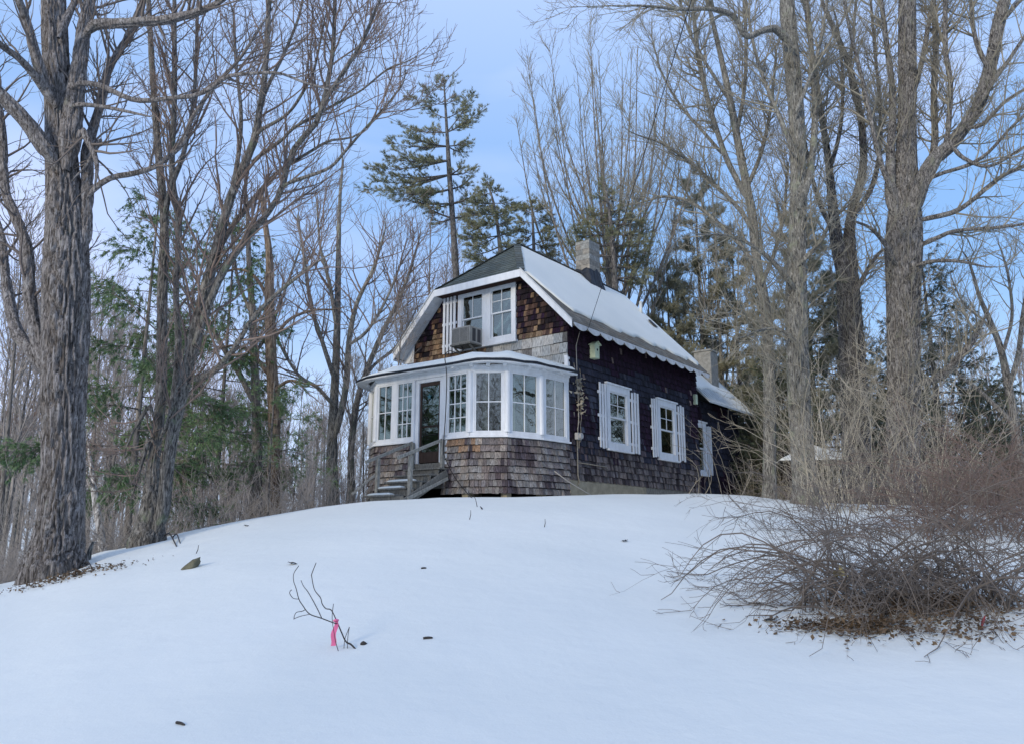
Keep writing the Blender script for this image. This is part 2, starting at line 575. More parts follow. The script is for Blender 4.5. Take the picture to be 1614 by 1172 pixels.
# ------------------------------------------------------------------ the house
# house frame: origin at the near corner on the ground, x to the right along the front, y back along the side
q_ = ray(898, 778); HC = q_ * (23.0 / q_[1])
HZ = HC[2]                                             # ground at the house, above the eye
q_ = ray(1779, 845); Sdir = nrm(np.array([q_[0], q_[1], 0])); Rdir = np.array([Sdir[1], -Sdir[0], 0])
HROT = math.atan2(Rdir[1], Rdir[0])
HO = np.array([HC[0], HC[1], HZ + EYE])


def Zh(z): return z - HZ                               # eye-relative height -> house height
def h2w(x, y, z): return HO + Rdir * x + Sdir * y + np.array([0, 0, Zh(z)])


house = empty('house', HO, HROT)
tag(house, 'small old shingled cottage with white glazed porch and snowy clipped-gable roof', 'house')
WID, XC, SL, EZ = 6.3, -3.15, 1.05, 6.10
OV = .5


def zroof(x): return EZ + SL * (OV - x) if x > XC else EZ + SL * (x + WID + OV)


# --- shingle walls
def shingles(mb, o, u, n, width, z0, z1, expo, keep, colour, wmin=.065, wmax=.15, thick=.040, gap=.014):
    """real shingles on a wall strip: o at the left foot, u along, n outward (house frame)"""
    o = np.array(o, float); u = np.array(u, float); n = np.array(n, float)
    rows = int(round((z1 - z0) / expo)); expo = (z1 - z0) / rows
    for r in range(rows):
        za = z0 + r * expo; zb = za + expo - gap  # course stops short; dark backing in the gap stands for its shadow line
        a = -random.random() * wmin
        while a < width:
            b = a + random.uniform(wmin, wmax)
            a0, b0 = max(a, 0.0), min(b, width)
            a = b + .006
            if b0 - a0 < .02: continue
            c = (a0 + b0) / 2
            if not keep(c, za + expo * .5): continue
            j = random.uniform(-.014, .010)
            t = thick * random.uniform(.8, 1.35)
            col = colour(c, za + expo * .5)
            P = lambda uu, nn, zz: o + u * uu + n * nn + np.array([0, 0, zz])
            sk = random.uniform(-.006, .006)
            v = [P(a0, 0, za + j), P(b0, 0, za + j + sk), P(b0, t, za + j + sk), P(a0, t, za + j),
                 P(a0, 0, zb), P(b0, 0, zb), P(b0, .010, zb), P(a0, .010, zb)]
            mb.add(v, [(0, 1, 2, 3), (3, 2, 6, 7), (0, 3, 7, 4), (1, 5, 6, 2)], col)


def vary(c, s=.35):
    f = random.uniform(1 - s, 1 + s); g = random.uniform(-.06, .06)
    return (c[0] * f * (1 + g), c[1] * f, c[2] * f * (1 - g))


def patch(u, z, sc, seed): return mn.noise(Vector((u * sc, z * sc, seed)))


DARK = (.013, .009, .014)
PURP = (.020, .008, .022)
SLATE = (.026, .028, .045)
GREY = (.14, .122, .12)
GOLD = (.22, .15, .092)
PALE = (.42, .42, .40)


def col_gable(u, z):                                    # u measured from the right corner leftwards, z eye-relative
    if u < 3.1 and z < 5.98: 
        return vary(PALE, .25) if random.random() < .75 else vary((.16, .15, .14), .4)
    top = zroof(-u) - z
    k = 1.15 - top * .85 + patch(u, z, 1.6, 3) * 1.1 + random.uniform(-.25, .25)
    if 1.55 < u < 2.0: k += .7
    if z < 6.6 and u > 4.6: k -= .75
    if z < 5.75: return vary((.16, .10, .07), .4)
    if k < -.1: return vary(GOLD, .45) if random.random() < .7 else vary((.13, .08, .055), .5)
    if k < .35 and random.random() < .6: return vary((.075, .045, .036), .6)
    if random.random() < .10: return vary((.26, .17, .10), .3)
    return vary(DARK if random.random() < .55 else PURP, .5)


def col_side(u, z):
    zz = z - HZ
    k = 1.45 - zz + patch(u, z, .7, 8) * .75
    if k > .25: return vary(GREY, .45) if random.random() < .72 else vary((.05, .04, .045), .5)
    if k > -.25 and random.random() < .4: return vary((.10, .075, .08), .5)
    if random.random() < .012: return vary((.20, .15, .13), .4)
    p = patch(u, z, .55, 4)
    if z > 5.3 + .25 * p: return vary(PURP, .5)
    q = patch(u, z, 1.8, 31)
    if q > .28 and random.random() < .5: return vary((.055, .058, .078), .5)
    return vary(SLATE if p > -.1 else PURP, .45)


def col_skirt(u, z):
    p = patch(u, z, 1.5, 12) + random.uniform(-.2, .3)
    if z > 2.2 and 2.9 < u < 4.6 and random.random() < .35: return vary((.27, .18, .12), .25)
    if p > .12: return vary((.26, .24, .225), .28)
    if p > -.25: return vary((.17, .15, .148), .3)
    return vary((.085, .07, .08), .4)


WIN_SIDE = [(2.08, 3.60, 2.62, 4.78), (5.53, 7.05, 2.58, 4.76)]      # y0 y1 z0 z1
MAIN_D = 9.0

# backing walls
side_wall = MB()
ys = [0.0]
for (a, b, c, d) in WIN_SIDE: ys += [a + .12, b - .12]
ys.append(MAIN_D)
for i in range(len(ys) - 1):
    if i % 2 == 0: side_wall.box(-.12, 0, ys[i], ys[i + 1], 0.02, Zh(6.44))
    else:
        wz = WIN_SIDE[i // 2]
        side_wall.box(-.12, 0, ys[i], ys[i + 1], 0.02, Zh(wz[2] + .12))
        side_wall.box(-.12, 0, ys[i], ys[i + 1], Zh(wz[3] - .12), Zh(6.44))
wall = side_wall.build('wall', M['darkwood'], house)
sh = MB()
shingles(sh, (0.001, 0, 0), (0, 1, 0), (1, 0, 0), MAIN_D, .42, Zh(6.46), .205,
         lambda u, z: not any(a < u < b and c < z + HZ < d for (a, b, c, d) in WIN_SIDE) , lambda u, z: col_side(u, z + HZ))
sh.build('shingles', M['shingle'], wall, attr=True)['label'] = 'nearly black wooden side wall shingles, greyer near the ground'
fb = MB(); fb.box(.0, .035, .0, 4.6, -.3, .40); fb.box(-.02, .03, .0, 4.6, .40, .43)
fb.build('foundation', M['concrete'], house, bevel=.008)
fb = MB(); fb.box(-.1, .012, 4.62, MAIN_D, -.3, .43)
fb.build('footing_board', M['greywood'], house)

# far and left walls
mb = MB()
mb.box(-WID, -WID + .12, 0, MAIN_D, -.6, Zh(6.44))
mb.prism([(-WID, MAIN_D, -.6), (0, MAIN_D, -.6), (0, MAIN_D, Zh(6.44)), (XC, MAIN_D, Zh(9.7)), (-WID, MAIN_D, Zh(6.44))], (0, -.12, 0))
mb.box(-WID + .13, -.13, .13, MAIN_D - .13, Zh(5.02), Zh(5.10))
mb.box(-WID + .13, -.13, .13, MAIN_D - .13, Zh(1.95), Zh(2.0))
mb.box(-4.6, -1.7, 3.6, 3.7, Zh(5.1), Zh(7.4))
mb.box(-3.3, -3.2, .13, MAIN_D - .13, Zh(2.0), Zh(5.02))
mb.build('wall', M['darkwood'], house)

# front wall (gable), with the window opening
GW = (-4.24, -1.92, 5.99, 7.96)
mb = MB()
off = (0, .12, 0)
top = lambda x: Zh(min(zroof(x) - .16, 8.02))
mb.prism([(GW[1], 0, Zh(4.6)), (0, 0, Zh(4.6)), (0, 0, top(0)), (-1.42, 0, Zh(8.0)), (GW[1], 0, Zh(8.0))], off)
mb.prism([(-WID, 0, Zh(4.6)), (GW[0], 0, Zh(4.6)), (GW[0], 0, Zh(8.0)), (-WID + 1.42, 0, Zh(8.0)), (-WID, 0, top(-WID))], off)
mb.box(GW[0], GW[1], 0, .12, Zh(4.6), Zh(GW[2]))
mb.box(GW[0], GW[1], 0, .12, Zh(GW[3]), Zh(8.0))
mb.box(-WID, 0, 0, .12, -.3, Zh(4.6))
wall = mb.build('wall', M['darkwood'], house)
sh = MB()


def keep_gable(u, z):
    x = -u; zz = z + HZ
    if GW[0] < x < GW[1] and GW[2] - .06 < zz < GW[3]: return False
    if zz > 6 and random.random() < .10: return False
    return zz < min(zroof(x) - .22, 7.98)


def sh_front(expo, z0, z1, wmin, wmax):
    shingles(sh, (0, -.001, 0), (-1, 0, 0), (0, -1, 0), WID, Zh(z0), Zh(z1), expo, keep_gable, lambda u, z: col_gable(u, z + HZ), wmin, wmax, .045, .018)


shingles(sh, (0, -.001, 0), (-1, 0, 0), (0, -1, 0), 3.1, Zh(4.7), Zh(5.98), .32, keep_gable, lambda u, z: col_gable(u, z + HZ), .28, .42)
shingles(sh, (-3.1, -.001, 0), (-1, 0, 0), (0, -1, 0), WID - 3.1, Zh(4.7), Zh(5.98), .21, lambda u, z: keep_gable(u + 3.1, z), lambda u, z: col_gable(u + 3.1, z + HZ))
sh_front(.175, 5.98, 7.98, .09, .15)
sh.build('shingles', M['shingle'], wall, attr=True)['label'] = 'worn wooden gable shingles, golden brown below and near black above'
mb = MB()
mb.box(-.10, .012, -.045, 0, Zh(4.62), Zh(5.25)); mb.box(.0, .03, -.03, .06, Zh(4.75), Zh(5.2))
mb.build('corner_board', M['white'], house)

# --- roof
RT = .13                                                # roof thickness (vertical)
YF, YB = -OV, 9.2
HIPX0, HIPX1, HIPZ, APY = -1.35, -4.95, EZ + SL * (OV + 1.35), 1.71
RZ = EZ + SL * (OV - XC)
roof = MB()
dz = (0, 0, -RT)
roof.prism([(OV, YF, Zh(EZ)), (OV, YB, Zh(EZ)), (XC, YB, Zh(RZ)), (XC, APY, Zh(RZ)), (HIPX0, YF, Zh(HIPZ))], dz, (.16, .145, .12))
roof.prism([(-WID - OV, YB, Zh(EZ)), (-WID - OV, YF, Zh(EZ)), (HIPX1, YF, Zh(HIPZ)), (XC, APY, Zh(RZ)), (XC, YB, Zh(RZ))], dz, (.16, .145, .12))
roof.prism([(HIPX0, YF, Zh(HIPZ)), (XC, APY, Zh(RZ)), (HIPX1, YF, Zh(HIPZ))], dz, (.06, .072, .068))
# asphalt courses on the clipped gable
nc = 15
for i in range(nc):
    t0, t1 = i / nc, (i + 1.25) / nc
    t1 = min(t1, 1)
    def hp(t, s, l):
        a = np.array([HIPX0, YF, Zh(HIPZ)]) * (1 - t) + np.array([XC, APY, Zh(RZ)]) * t
        b = np.array([HIPX1, YF, Zh(HIPZ)]) * (1 - t) + np.array([XC, APY, Zh(RZ)]) * t
        nn = nrm(np.array([0, -(RZ - HIPZ), (APY - YF)]))
        return a * (1 - s) + b * s + nn * l
    s0 = 0.0
    Wd = (HIPX0 - HIPX1) * (1 - t0)
    ns = max(1, int(Wd / .3)); 
    cuts = sorted([0, 1] + [min(.99, max(.01, (k + random.uniform(-.15, .15) + (.5 if i % 2 else 0)) / ns)) for k in range(1, ns)])
    for k in range(len(cuts) - 1):
        a_, b_ = cuts[k], cuts[k + 1]
        if b_ - a_ < 1e-3: continue
        c = vary((.095, .115, .108), .22)
        l = random.uniform(.022, .03)
        jj = random.uniform(-.004, .004)
        roof.add([hp(t0 + jj, a_, .003), hp(t0 + jj, b_, .003), hp(t0 + jj, b_, l), hp(t0 + jj, a_, l), hp(t1, a_, .006), hp(t1, b_, .006)],
                 [(0, 1, 2, 3), (3, 2, 5, 4), (0, 3, 4), (1, 5, 2)], c)
# hip and ridge caps
def caps(p, q, n, col):
    p = np.array(p); q = np.array(q)
    for i in range(n):
        a = p + (q - p) * (i / n); b = p + (q - p) * ((i + 1.15) / n)
        roof.bar(a + np.array([0, 0, .035]), b + np.array([0, 0, .018]), .24, .025, vary(col, .2))
caps((HIPX0, YF, Zh(HIPZ)), (XC, APY, Zh(RZ)), 11, (.095, .11, .105))
caps((HIPX1, YF, Zh(HIPZ)), (XC, APY, Zh(RZ)), 11, (.065, .075, .072))
caps((XC, YB, Zh(RZ)), (XC, APY, Zh(RZ)), 26, (.10, .10, .095))
# bare courses along the near eave
for i in range(4):
    yy = YF
    while yy < YB - .05:
        y2 = min(YB, yy + random.uniform(.24, .36))
        d0 = .17 * i; d1 = d0 + .20
        P = lambda y, d, l: (OV - d * .69, y, Zh(EZ) + d * .724 + l)
        l = random.uniform(.018, .03)
        roof.add([P(yy, d0, .002), P(y2, d0, .002), P(y2, d0, l), P(yy, d0, l), P(yy, d1, .006), P(y2, d1, .006)],
                 [(0, 1, 2, 3), (3, 2, 5, 4), (0, 3, 4), (1, 5, 2)], vary((.20, .185, .155), .25))
        yy = y2 + .004
roof_o = roof.build('roof', M['asphalt'], house, attr=True)


def snow_slab(name, corners, thick, parent, nu=40, nv=24, edge=.06, seed=0, ragged=(.10, .05, .06, .03), rag_f=1.3, start=None):
    """quad sheet of snow (4 corners, house frame) with ragged margins and rounded edges"""
    A, B, C_, D_ = [np.array(c, float) for c in corners]
    nn = nrm(np.cross(B - A, D_ - A))
    if nn[2] < 0: nn = -nn
    U = np.linspace(0, 1, nu); Vv = np.linspace(0, 1, nv)
    lu = np.linalg.norm(B - A); lv = np.linalg.norm(D_ - A)
    top = np.zeros((nu, nv, 3)); bot = np.zeros((nu, nv, 3))
    for i, u in enumerate(U):
        for j, v in enumerate(Vv):
            v0 = ragged[0] * (.6 + 1.0 * mn.noise(Vector((u * lu * rag_f, seed, 1.5)))) / lv
            v1 = 1 - ragged[2] * (.6 + 1.0 * mn.noise(Vector((u * lu * rag_f, seed, 7.5)))) / lv
            u0 = ragged[3] * (.6 + 1.0 * mn.noise(Vector((v * lv * rag_f, seed, 3.5)))) / lu
            u1 = 1 - ragged[1] * (.6 + 1.0 * mn.noise(Vector((v * lv * rag_f, seed, 5.5)))) / lu
            uu = u0 + (u1 - u0) * u; w_ = v0 + (v1 - v0) * v
            la = A * (1 - w_) + D_ * w_ if start is None else np.array(start(w_))
            p = la * (1 - uu) + (B * (1 - w_) + C_ * w_) * uu
            e = min(u, 1 - u) * lu; f = min(v, 1 - v) * lv
            k = min(1, min(e, f) / edge)
            hgt = thick * (.25 + .75 * math.sqrt(max(0, k * (2 - k)))) * (1 + .25 * mn.noise(Vector((u * lu * .7, v * lv * .7, seed))))
            top[i, j] = p + nn * hgt; bot[i, j] = p + nn * .004
    V = np.concatenate([top.reshape(-1, 3), bot.reshape(-1, 3)])
    i, j = np.meshgrid(np.arange(nu - 1), np.arange(nv - 1), indexing='ij')
    b = (i * nv + j).ravel(); q = np.stack([b, b + nv, b + nv + 1, b + 1], -1)
    n0 = nu * nv
    ring = [(i, 0) for i in range(nu)] + [(nu - 1, j) for j in range(1, nv)] + [(i, nv - 1) for i in range(nu - 2, -1, -1)] + [(0, j) for j in range(nv - 2, 0, -1)]
    idx = [a * nv + b_ for a, b_ in ring]
    sq = np.array([(idx[k], idx[k] + n0, idx[(k + 1) % len(idx)] + n0, idx[(k + 1) % len(idx)]) for k in range(len(idx))])
    return raw_mesh(name, V, [q, sq], M['snow'], parent)


rp = lambda d, y: (OV - d, y, Zh(EZ) + SL * d)
D_R = OV - XC
# snow on the right slope: the wedge by the clipped gable, then the long slope
def snow_start(v):
    d = .50 + (D_R - .53) * v
    dk = OV - HIPX0
    y = YF + .06 + 1.2 * (1 - d / dk) if d < dk else YF + (APY - YF) * (d - dk) / (D_R - dk) + .05
    return rp(d, y)
snow_slab('snow_cover', [rp(.50, YF + .9), rp(.27, YB - .04), rp(D_R - .03, YB - .04), rp(D_R - .03, APY + .05)], .065, roof_o, 130, 50, .10, 2, (.22, .03, .0, .10), 2.2, snow_start)
ls = lambda d, y: (-WID - OV + d, y, Zh(EZ) + SL * d)
snow_slab('snow_cover', [ls(.1, YB - .04), ls(.1, YF + .3), ls(D_R - .05, APY + .2), ls(D_R - .05, YB - .04)], .10, roof_o, 50, 20, .1, 5)

# white rake boards, fascia, scalloped eave edge, soffits
mb = MB()
bh = .25
mb.prism([(OV, YF - .035, Zh(EZ) + .03), (OV + .0, YF - .035, Zh(EZ) - bh + .06), (HIPX0 + .0, YF - .035, Zh(HIPZ) - bh + .02), (HIPX0, YF - .035, Zh(HIPZ) + .03)], (0, .034, 0))
mb.prism([(-WID - OV, YF - .035, Zh(EZ) + .03), (HIPX1, YF - .035, Zh(HIPZ) + .03), (HIPX1, YF - .035, Zh(HIPZ) - bh + .02), (-WID - OV, YF - .035, Zh(EZ) - bh + .06)], (0, .034, 0))
mb.box(HIPX1 + .001, HIPX0 - .001, YF - .037, YF - .003, Zh(HIPZ) - bh + .03, Zh(HIPZ) + .02)
mb.box(-WID - OV - .03, -WID - OV - .001, YF, YB, Zh(EZ) - .2, Zh(EZ) + .01)
mb.build('rake_board', M['white'], house, bevel=.006)
mb = MB()
mb.bar((OV + .02, YF - .05, Zh(EZ) + .045), (HIPX0 + .0, YF - .05, Zh(HIPZ) + .045), .05, .03); mb.build('drip_edge', M['trimgrey'], house); mb = MB()
mb.bar((HIPX1, YF - .05, Zh(HIPZ) + .045), (-WID - OV - .02, YF - .05, Zh(EZ) + .045), .05, .03)
mb.build('drip_edge', M['trimgrey'], house)
# scallops
n = 13 * 16
V = []; per = (YB - YF - .1) / 13
for k in range(n + 1):
    y = YF + .06 + (YB - YF - .1) * k / n
    s = abs(math.sin(math.pi * (y - YF - .06) / per)) ** .65
    zt = Zh(EZ) - .005; zb = Zh(EZ) - .04 - .17 * s
    xo = OV + .012 + .05 * s
    V += [(OV + .010, y, zt), (xo, y, zb), (xo - .014, y, zb), (OV + .001, y, zt - .02)]
F = []
for k in range(n):
    b = 4 * k
    for a in range(4): F.append((b + a, b + (a + 1) % 4, b + 4 + (a + 1) % 4, b + 4 + a))
raw_mesh('scalloped_edge', V, [np.array(F)], M['trimgrey'], house, smooth=False)
# soffit boards on the left rake (white), brown under the rest
mb = MB()
nb = 11
for k in range(nb):
    d0 = .04 + (HIPX1 + WID + OV - .05) * k / nb; d1 = .04 + (HIPX1 + WID + OV - .05) * (k + .945) / nb
    P = lambda d, y: (-WID - OV + d, y, Zh(EZ) + SL * d - RT - .006)
    mb.prism([P(d0, YF + .002), P(d0, -.005), P(d1, -.005), P(d1, YF + .002)], (0, 0, -.018 - .004 * (k % 2)))
mb.prism([(-WID - OV + .02, -.03, Zh(EZ) - .25), (-WID - .0, -.03, Zh(EZ) - .25), (-WID, -.03, Zh(EZ) + .35), (-WID - OV + .02, -.03, Zh(EZ) - .16)], (0, .028, 0))
mb.build('soffit', M['soffit'], house)
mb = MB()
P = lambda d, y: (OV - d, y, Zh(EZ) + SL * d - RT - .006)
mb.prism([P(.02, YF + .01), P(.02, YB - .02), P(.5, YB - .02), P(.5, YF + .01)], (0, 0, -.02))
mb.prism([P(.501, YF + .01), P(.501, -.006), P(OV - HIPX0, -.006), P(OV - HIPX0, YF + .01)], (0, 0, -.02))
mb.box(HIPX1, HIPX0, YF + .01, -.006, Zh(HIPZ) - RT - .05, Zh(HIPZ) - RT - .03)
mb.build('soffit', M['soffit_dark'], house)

# --- chimneys
def block_chimney(cx, cy, sx, sy, z0, z1, ch, col):
    mb = MB(); z = z0; k = 0
    while z < z1 - .05:
        zz = min(z1, z + ch)
        nx = 2
        for a in range(2):
            c = vary(col, .22)
            f = .5 if k % 2 == 0 else .34
            xa, xb = ((cx - sx / 2, cx - sx / 2 + sx * f) if a == 0 else (cx - sx / 2 + sx * f + .006, cx + sx / 2))
            mb.box(xa, xb, cy - sy / 2, cy + sy / 2, z, zz - .009, c)
        mb.box(cx - sx / 2 + .012, cx + sx / 2 - .012, cy - sy / 2 + .012, cy + sy / 2 - .012, z - .001, zz - .001, (.22, .21, .19))
        z = zz; k += 1
    mb.box(cx - sx / 2 + .16, cx + sx / 2 - .16, cy - sy / 2 + .16, cy + sy / 2 - .16, z1 - .02, z1 + .05, (.15, .09, .07))
    return mb


CHX, CHY = -3.0, 6.15
ch = block_chimney(CHX, CHY, .62, .78, Zh(9.0), Zh(11.28), .215, (.25, .245, .225)).build('chimney', M['block'], house, attr=True)
# crumpled flashing round the foot
n, kk = 40, 9
V = []; 
for i in range(n):
    t = i / n * 4; sidei = int(t); f = t - sidei
    hx, hy = .31, .39
    cs = [(-hx, -hy), (hx, -hy), (hx, hy), (-hx, hy)]
    p = np.array(cs[sidei]) * (1 - f) + np.array(cs[(sidei + 1) % 4]) * f
    for j in range(kk):
        g = j / (kk - 1)
        r = 1.0 + .05 + .42 * g ** 1.6
        x = CHX + p[0] * r; y = CHY + p[1] * r
        zr = zroof(x) + .12
        ztop = 9.95 + .16 + .16 * mn.noise(Vector((p[0] * 4, p[1] * 4, 2)))
        z = ztop * (1 - g) + zr * g
        z = max(z, zr) + .06 * mn.noise(Vector((x * 5, y * 5, g * 3)))
        V.append((x + .05 * mn.noise(Vector((x * 6, y * 6, 9))), y + .05 * mn.noise(Vector((x * 6, y * 6, 4))), Zh(z)))
F = [(i * kk + j, ((i + 1) % n) * kk + j, ((i + 1) % n) * kk + j + 1, i * kk + j + 1) for i in range(n) for j in range(kk - 1)]
raw_mesh('flashing', V, [np.array(F)], M['tarp'], ch, smooth=False)

mb = MB()
cx2, cy2 = -1.0, 12.4
mb.box(cx2 - .38, cx2 + .38, cy2 - .38, cy2 + .38, Zh(5.6), Zh(7.72))
mb.box(cx2 - .42, cx2 + .42, cy2 - .42, cy2 + .42, Zh(7.722), Zh(7.80))
mb.box(cx2 - .2, cx2 + .2, cy2 - .2, cy2 + .2, Zh(7.802), Zh(7.86))
mb.build('chimney', M['stucco'], house, bevel=.015)['label'] = 'stuccoed rear chimney'
mb = MB(); d_ = 2.55; mb.tube([(OV - d_, 8.62, Zh(EZ) + SL * d_ - .1), (OV - d_, 8.62, Zh(EZ) + SL * d_ + .55)], .065, 10)
mb.build('vent_pipe', M['metalroof'], house, smooth=True)
mb = MB(); d_ = 1.9
P = lambda d, y, l: (OV - d, y, Zh(EZ) + SL * d + l)
mb.prism([P(1.75, 8.15, .14), P(1.75, 8.5, .14), P(2.1, 8.52, .15), P(2.02, 8.2, .15)], (0, 0, .02))
mb.build('roof_patch', M['tarp'], house)


# --- windows
def window(u_dir, n_dir, o, u0, u1, z0, z1, trim, nx, nz, name='window', head=True, sill=True, meeting=True, label=None,
           nx2=None, nz2=None, curtain=None, depth=.055, parent=None, glass_in=.03):
    """double-hung sash with trim; frame of reference o + u*u_dir, outward n_dir, heights in house frame"""
    f = MB(); ob = lambda mb, a, b, c, d, e, g: mb.obox(o, u_dir, n_dir, a, b, c, d, e, g)
    t = trim
    n_in, n_out = -.04, depth
    ob(f, u0, u0 + t, n_in, n_out, z0 + t, z1 - t); ob(f, u1 - t, u1, n_in, n_out, z0 + t, z1 - t)
    ob(f, u0, u1, n_in, n_out + .004, z1 - t, z1); ob(f, u0, u1, n_in, n_out + .004, z0, z0 + t)
    if head: ob(f, u0 - .06, u1 + .06, 0, n_out + .05, z1 + .001, z1 + .06)
    if sill: ob(f, u0 - .05, u1 + .05, 0, n_out + .06, z0 - .055, z0 - .001)
    fo = f.build(name, M['white'], parent or house, bevel=.005)
    if label: fo['label'] = label
    g0, g1, h0, h1 = u0 + t, u1 - t, z0 + t, z1 - t
    s = MB(); b = .045
    zm = (h0 + h1) / 2 if meeting else None
    def sash(a0, a1, c0, c1, nxx, nzz, dep):
        ob(s, a0, a0 + b, dep - .035, dep, c0 + b, c1 - b); ob(s, a1 - b, a1, dep - .035, dep, c0 + b, c1 - b)
        ob(s, a0, a1, dep - .036, dep + .001, c0, c0 + b); ob(s, a0, a1, dep - .036, dep + .001, c1 - b, c1)
        for i in range(1, nxx):
            x = a0 + (a1 - a0) * i / nxx; ob(s, x - .012, x + .012, dep - .030, dep - .003, c0 + b, c1 - b)
        for j in range(1, nzz):
            z = c0 + (c1 - c0) * j / nzz; ob(s, a0 + b, a1 - b, dep - .029, dep - .004, z - .012, z + .012)
    if meeting:
        sash(g0, g1, zm - .02, h1, nx, nz, .02); sash(g0, g1, h0, zm + .02, nx2 or 1, nz2 or 1, -.02)
    else: sash(g0, g1, h0, h1, nx, nz, .015)
    s.build('sash', M['white'], fo, bevel=.003)
    p = MB()
    if meeting:
        ob(p, g0 + .02, g1 - .02, -.002, .001, zm, h1 - .02); ob(p, g0 + .02, g1 - .02, -.042, -.039, h0 + .02, zm)
    else: ob(p, g0 + .02, g1 - .02, -.004, -.001, h0 + .02, h1 - .02)
    p.build('pane', M['glass'], fo)
    if curtain:
        c = MB()
        a0, a1, c0, c1, mt = curtain
        k = 14
        for i in range(k):
            xa = a0 + (a1 - a0) * i / k; xb = a0 + (a1 - a0) * (i + 1) / k
            dn = -.14 - .03 * (i % 2); dn2 = -.14 - .03 * ((i + 1) % 2)
            P = lambda x, nn, z: np.array(o) + np.array(u_dir) * x + np.array(n_dir) * nn + np.array([0, 0, z])
            c.add([P(xa, dn, c0), P(xb, dn2, c0), P(xb, dn2, c1), P(xa, dn, c1)], [(0, 1, 2, 3)])
        c.build('curtain', mt, fo)
    return fo


SU, SN = (0, 1, 0), (1, 0, 0)
FU, FN = (1, 0, 0), (0, -1, 0)
for i, (a, b, c, d) in enumerate(WIN_SIDE):
    window(SU, SN, (.022, 0, 0), a + .02, b - .02, Zh(c + .06), Zh(d - .06), .20, 2, 2,
           curtain=(a + .55, b - .5, Zh(c + .3), Zh(d - .3) - .75 * (1 - i), M['bluecurtain']),
           label=['side window nearer the porch', 'side window farther from the porch'][i])
# gable pair
window(FU, FN, (0, -.022, 0), GW[0] - .04, -3.06, Zh(GW[2] + .02), Zh(GW[3]), .17, 2, 1, head=False, sill=False, label='upstairs sash window with air conditioner')
window(FU, FN, (0, -.022, 0), -3.058, GW[1] + .04, Zh(GW[2] + .02), Zh(GW[3]), .17, 2, 2, nx2=2, nz2=1, head=False, sill=False, label='right-hand upstairs sash window')
mb = MB(); mb.box(GW[0] - .12, GW[1] + .13, -.13, 0, Zh(GW[3]) + .002, Zh(GW[3]) + .05); mb.box(GW[0] - .08, GW[1] + .09, -.10, 0, Zh(GW[3]) - .01, Zh(GW[3]) + .0015)
mb.build('window_trim', M['white'], house, bevel=.006); mb = MB(); mb.box(GW[0] - .08, GW[1] + .09, -.14, 0, Zh(GW[2]) - .06, Zh(GW[2]) + .018)
mb.build('window_trim', M['white'], house, bevel=.006)


# shutters: open slats on three battens
def shutter(o, u_dir, n_dir, u0, u1, z0, z1, k=3, tilt=0.0):
    mb = MB(); w_ = (u1 - u0) / (k + (k - 1) * .62)
    for i in range(k):
        a = u0 + i * w_ * 1.62
        e = random.uniform(-.03, .03)
        mb.obox(o, u_dir, n_dir, a, a + w_, .045, .072 + .004 * i, z0 + e, z1 + e)
    for f in (.14, .5, .86):
        z = z0 + (z1 - z0) * f
        mb.obox(o, u_dir, n_dir, u0 - .05, u1 + .03, .015, .044, z - .045, z + .045)
    return mb.build('shutter', M['white'], house, bevel=.004)


for (a, b) in ((1.62, 2.02), (3.66, 4.14), (5.08, 5.48), (7.12, 7.62)):
    shutter((.022, 0, 0), SU, SN, a, b, Zh(2.66), Zh(4.68))
shutter((0, -.022, 0), FU, FN, -4.92, -4.36, Zh(5.92), Zh(7.98), 4)

# --- rear ell
EX = -.36
mb = MB()
WE = (9.35, 10.42, 2.40, 4.36)
mb.box(EX - .1, EX, MAIN_D + .002, WE[0], -.3, Zh(5.05)); mb.box(EX - .1, EX, WE[1], 14.0, -.3, Zh(5.05))
mb.box(EX - .1, EX, WE[0], WE[1], -.3, Zh(WE[2])); mb.box(EX - .1, EX, WE[0], WE[1], Zh(WE[3]), Zh(5.05))
mb.box(-2.7, -2.6, MAIN_D + .002, 14.0, -.5, Zh(5.05))
mb.prism([(-2.6, 14.0, -.5), (EX - .1, 14.0, -.5), (EX - .1, 14.0, Zh(5.1)), (-1.45, 14.0, Zh(6.5)), (-2.6, 14.0, Zh(5.1))], (0, -.1, 0))
ew = mb.build('wall', M['darkwood'], house)
sh = MB()
shingles(sh, (EX + .001, MAIN_D, 0), (0, 1, 0), (1, 0, 0), 5.0, 0.0, Zh(5.3), .24,
         lambda u, z: not (WE[0] < u + MAIN_D < WE[1] and WE[2] < z + HZ < WE[3]), lambda u, z: vary(SLATE if patch(u, z, .6, 21) > -.15 else PURP, .35))
sh.build('shingles', M['shingle'], ew, attr=True)
mb = MB(); mb.box(EX - .02, EX + .035, 13.93, 14.02, -.2, Zh(5.1)); mb.build('corner_board', M['greywood'], house)
window(SU, SN, (EX + .02, 0, 0), WE[0] - .06, WE[1] + .0, Zh(WE[2] - .04), Zh(WE[3] + .04), .15, 1, 1, label='narrow window of the rear wing', head=True)
shutter((EX + .02, 0, 0), SU, SN, 10.46, 10.86, Zh(2.36), Zh(4.3))
mb = MB()
e0, er = .42, -1.45
ez = 5.12; rz_ = ez + 1.02 * (e0 - er)
mb.prism([(e0, MAIN_D + .25, Zh(ez)), (e0, 14.15, Zh(ez)), (er, 14.15, Zh(rz_)), (er, MAIN_D + .25, Zh(rz_))], (0, 0, -.07))
mb.prism([(er, MAIN_D + .25, Zh(rz_)), (er, 14.15, Zh(rz_)), (-3.0, 14.15, Zh(5.1)), (-3.0, MAIN_D + .25, Zh(5.1))], (0, 0, -.07))
y = MAIN_D + .27
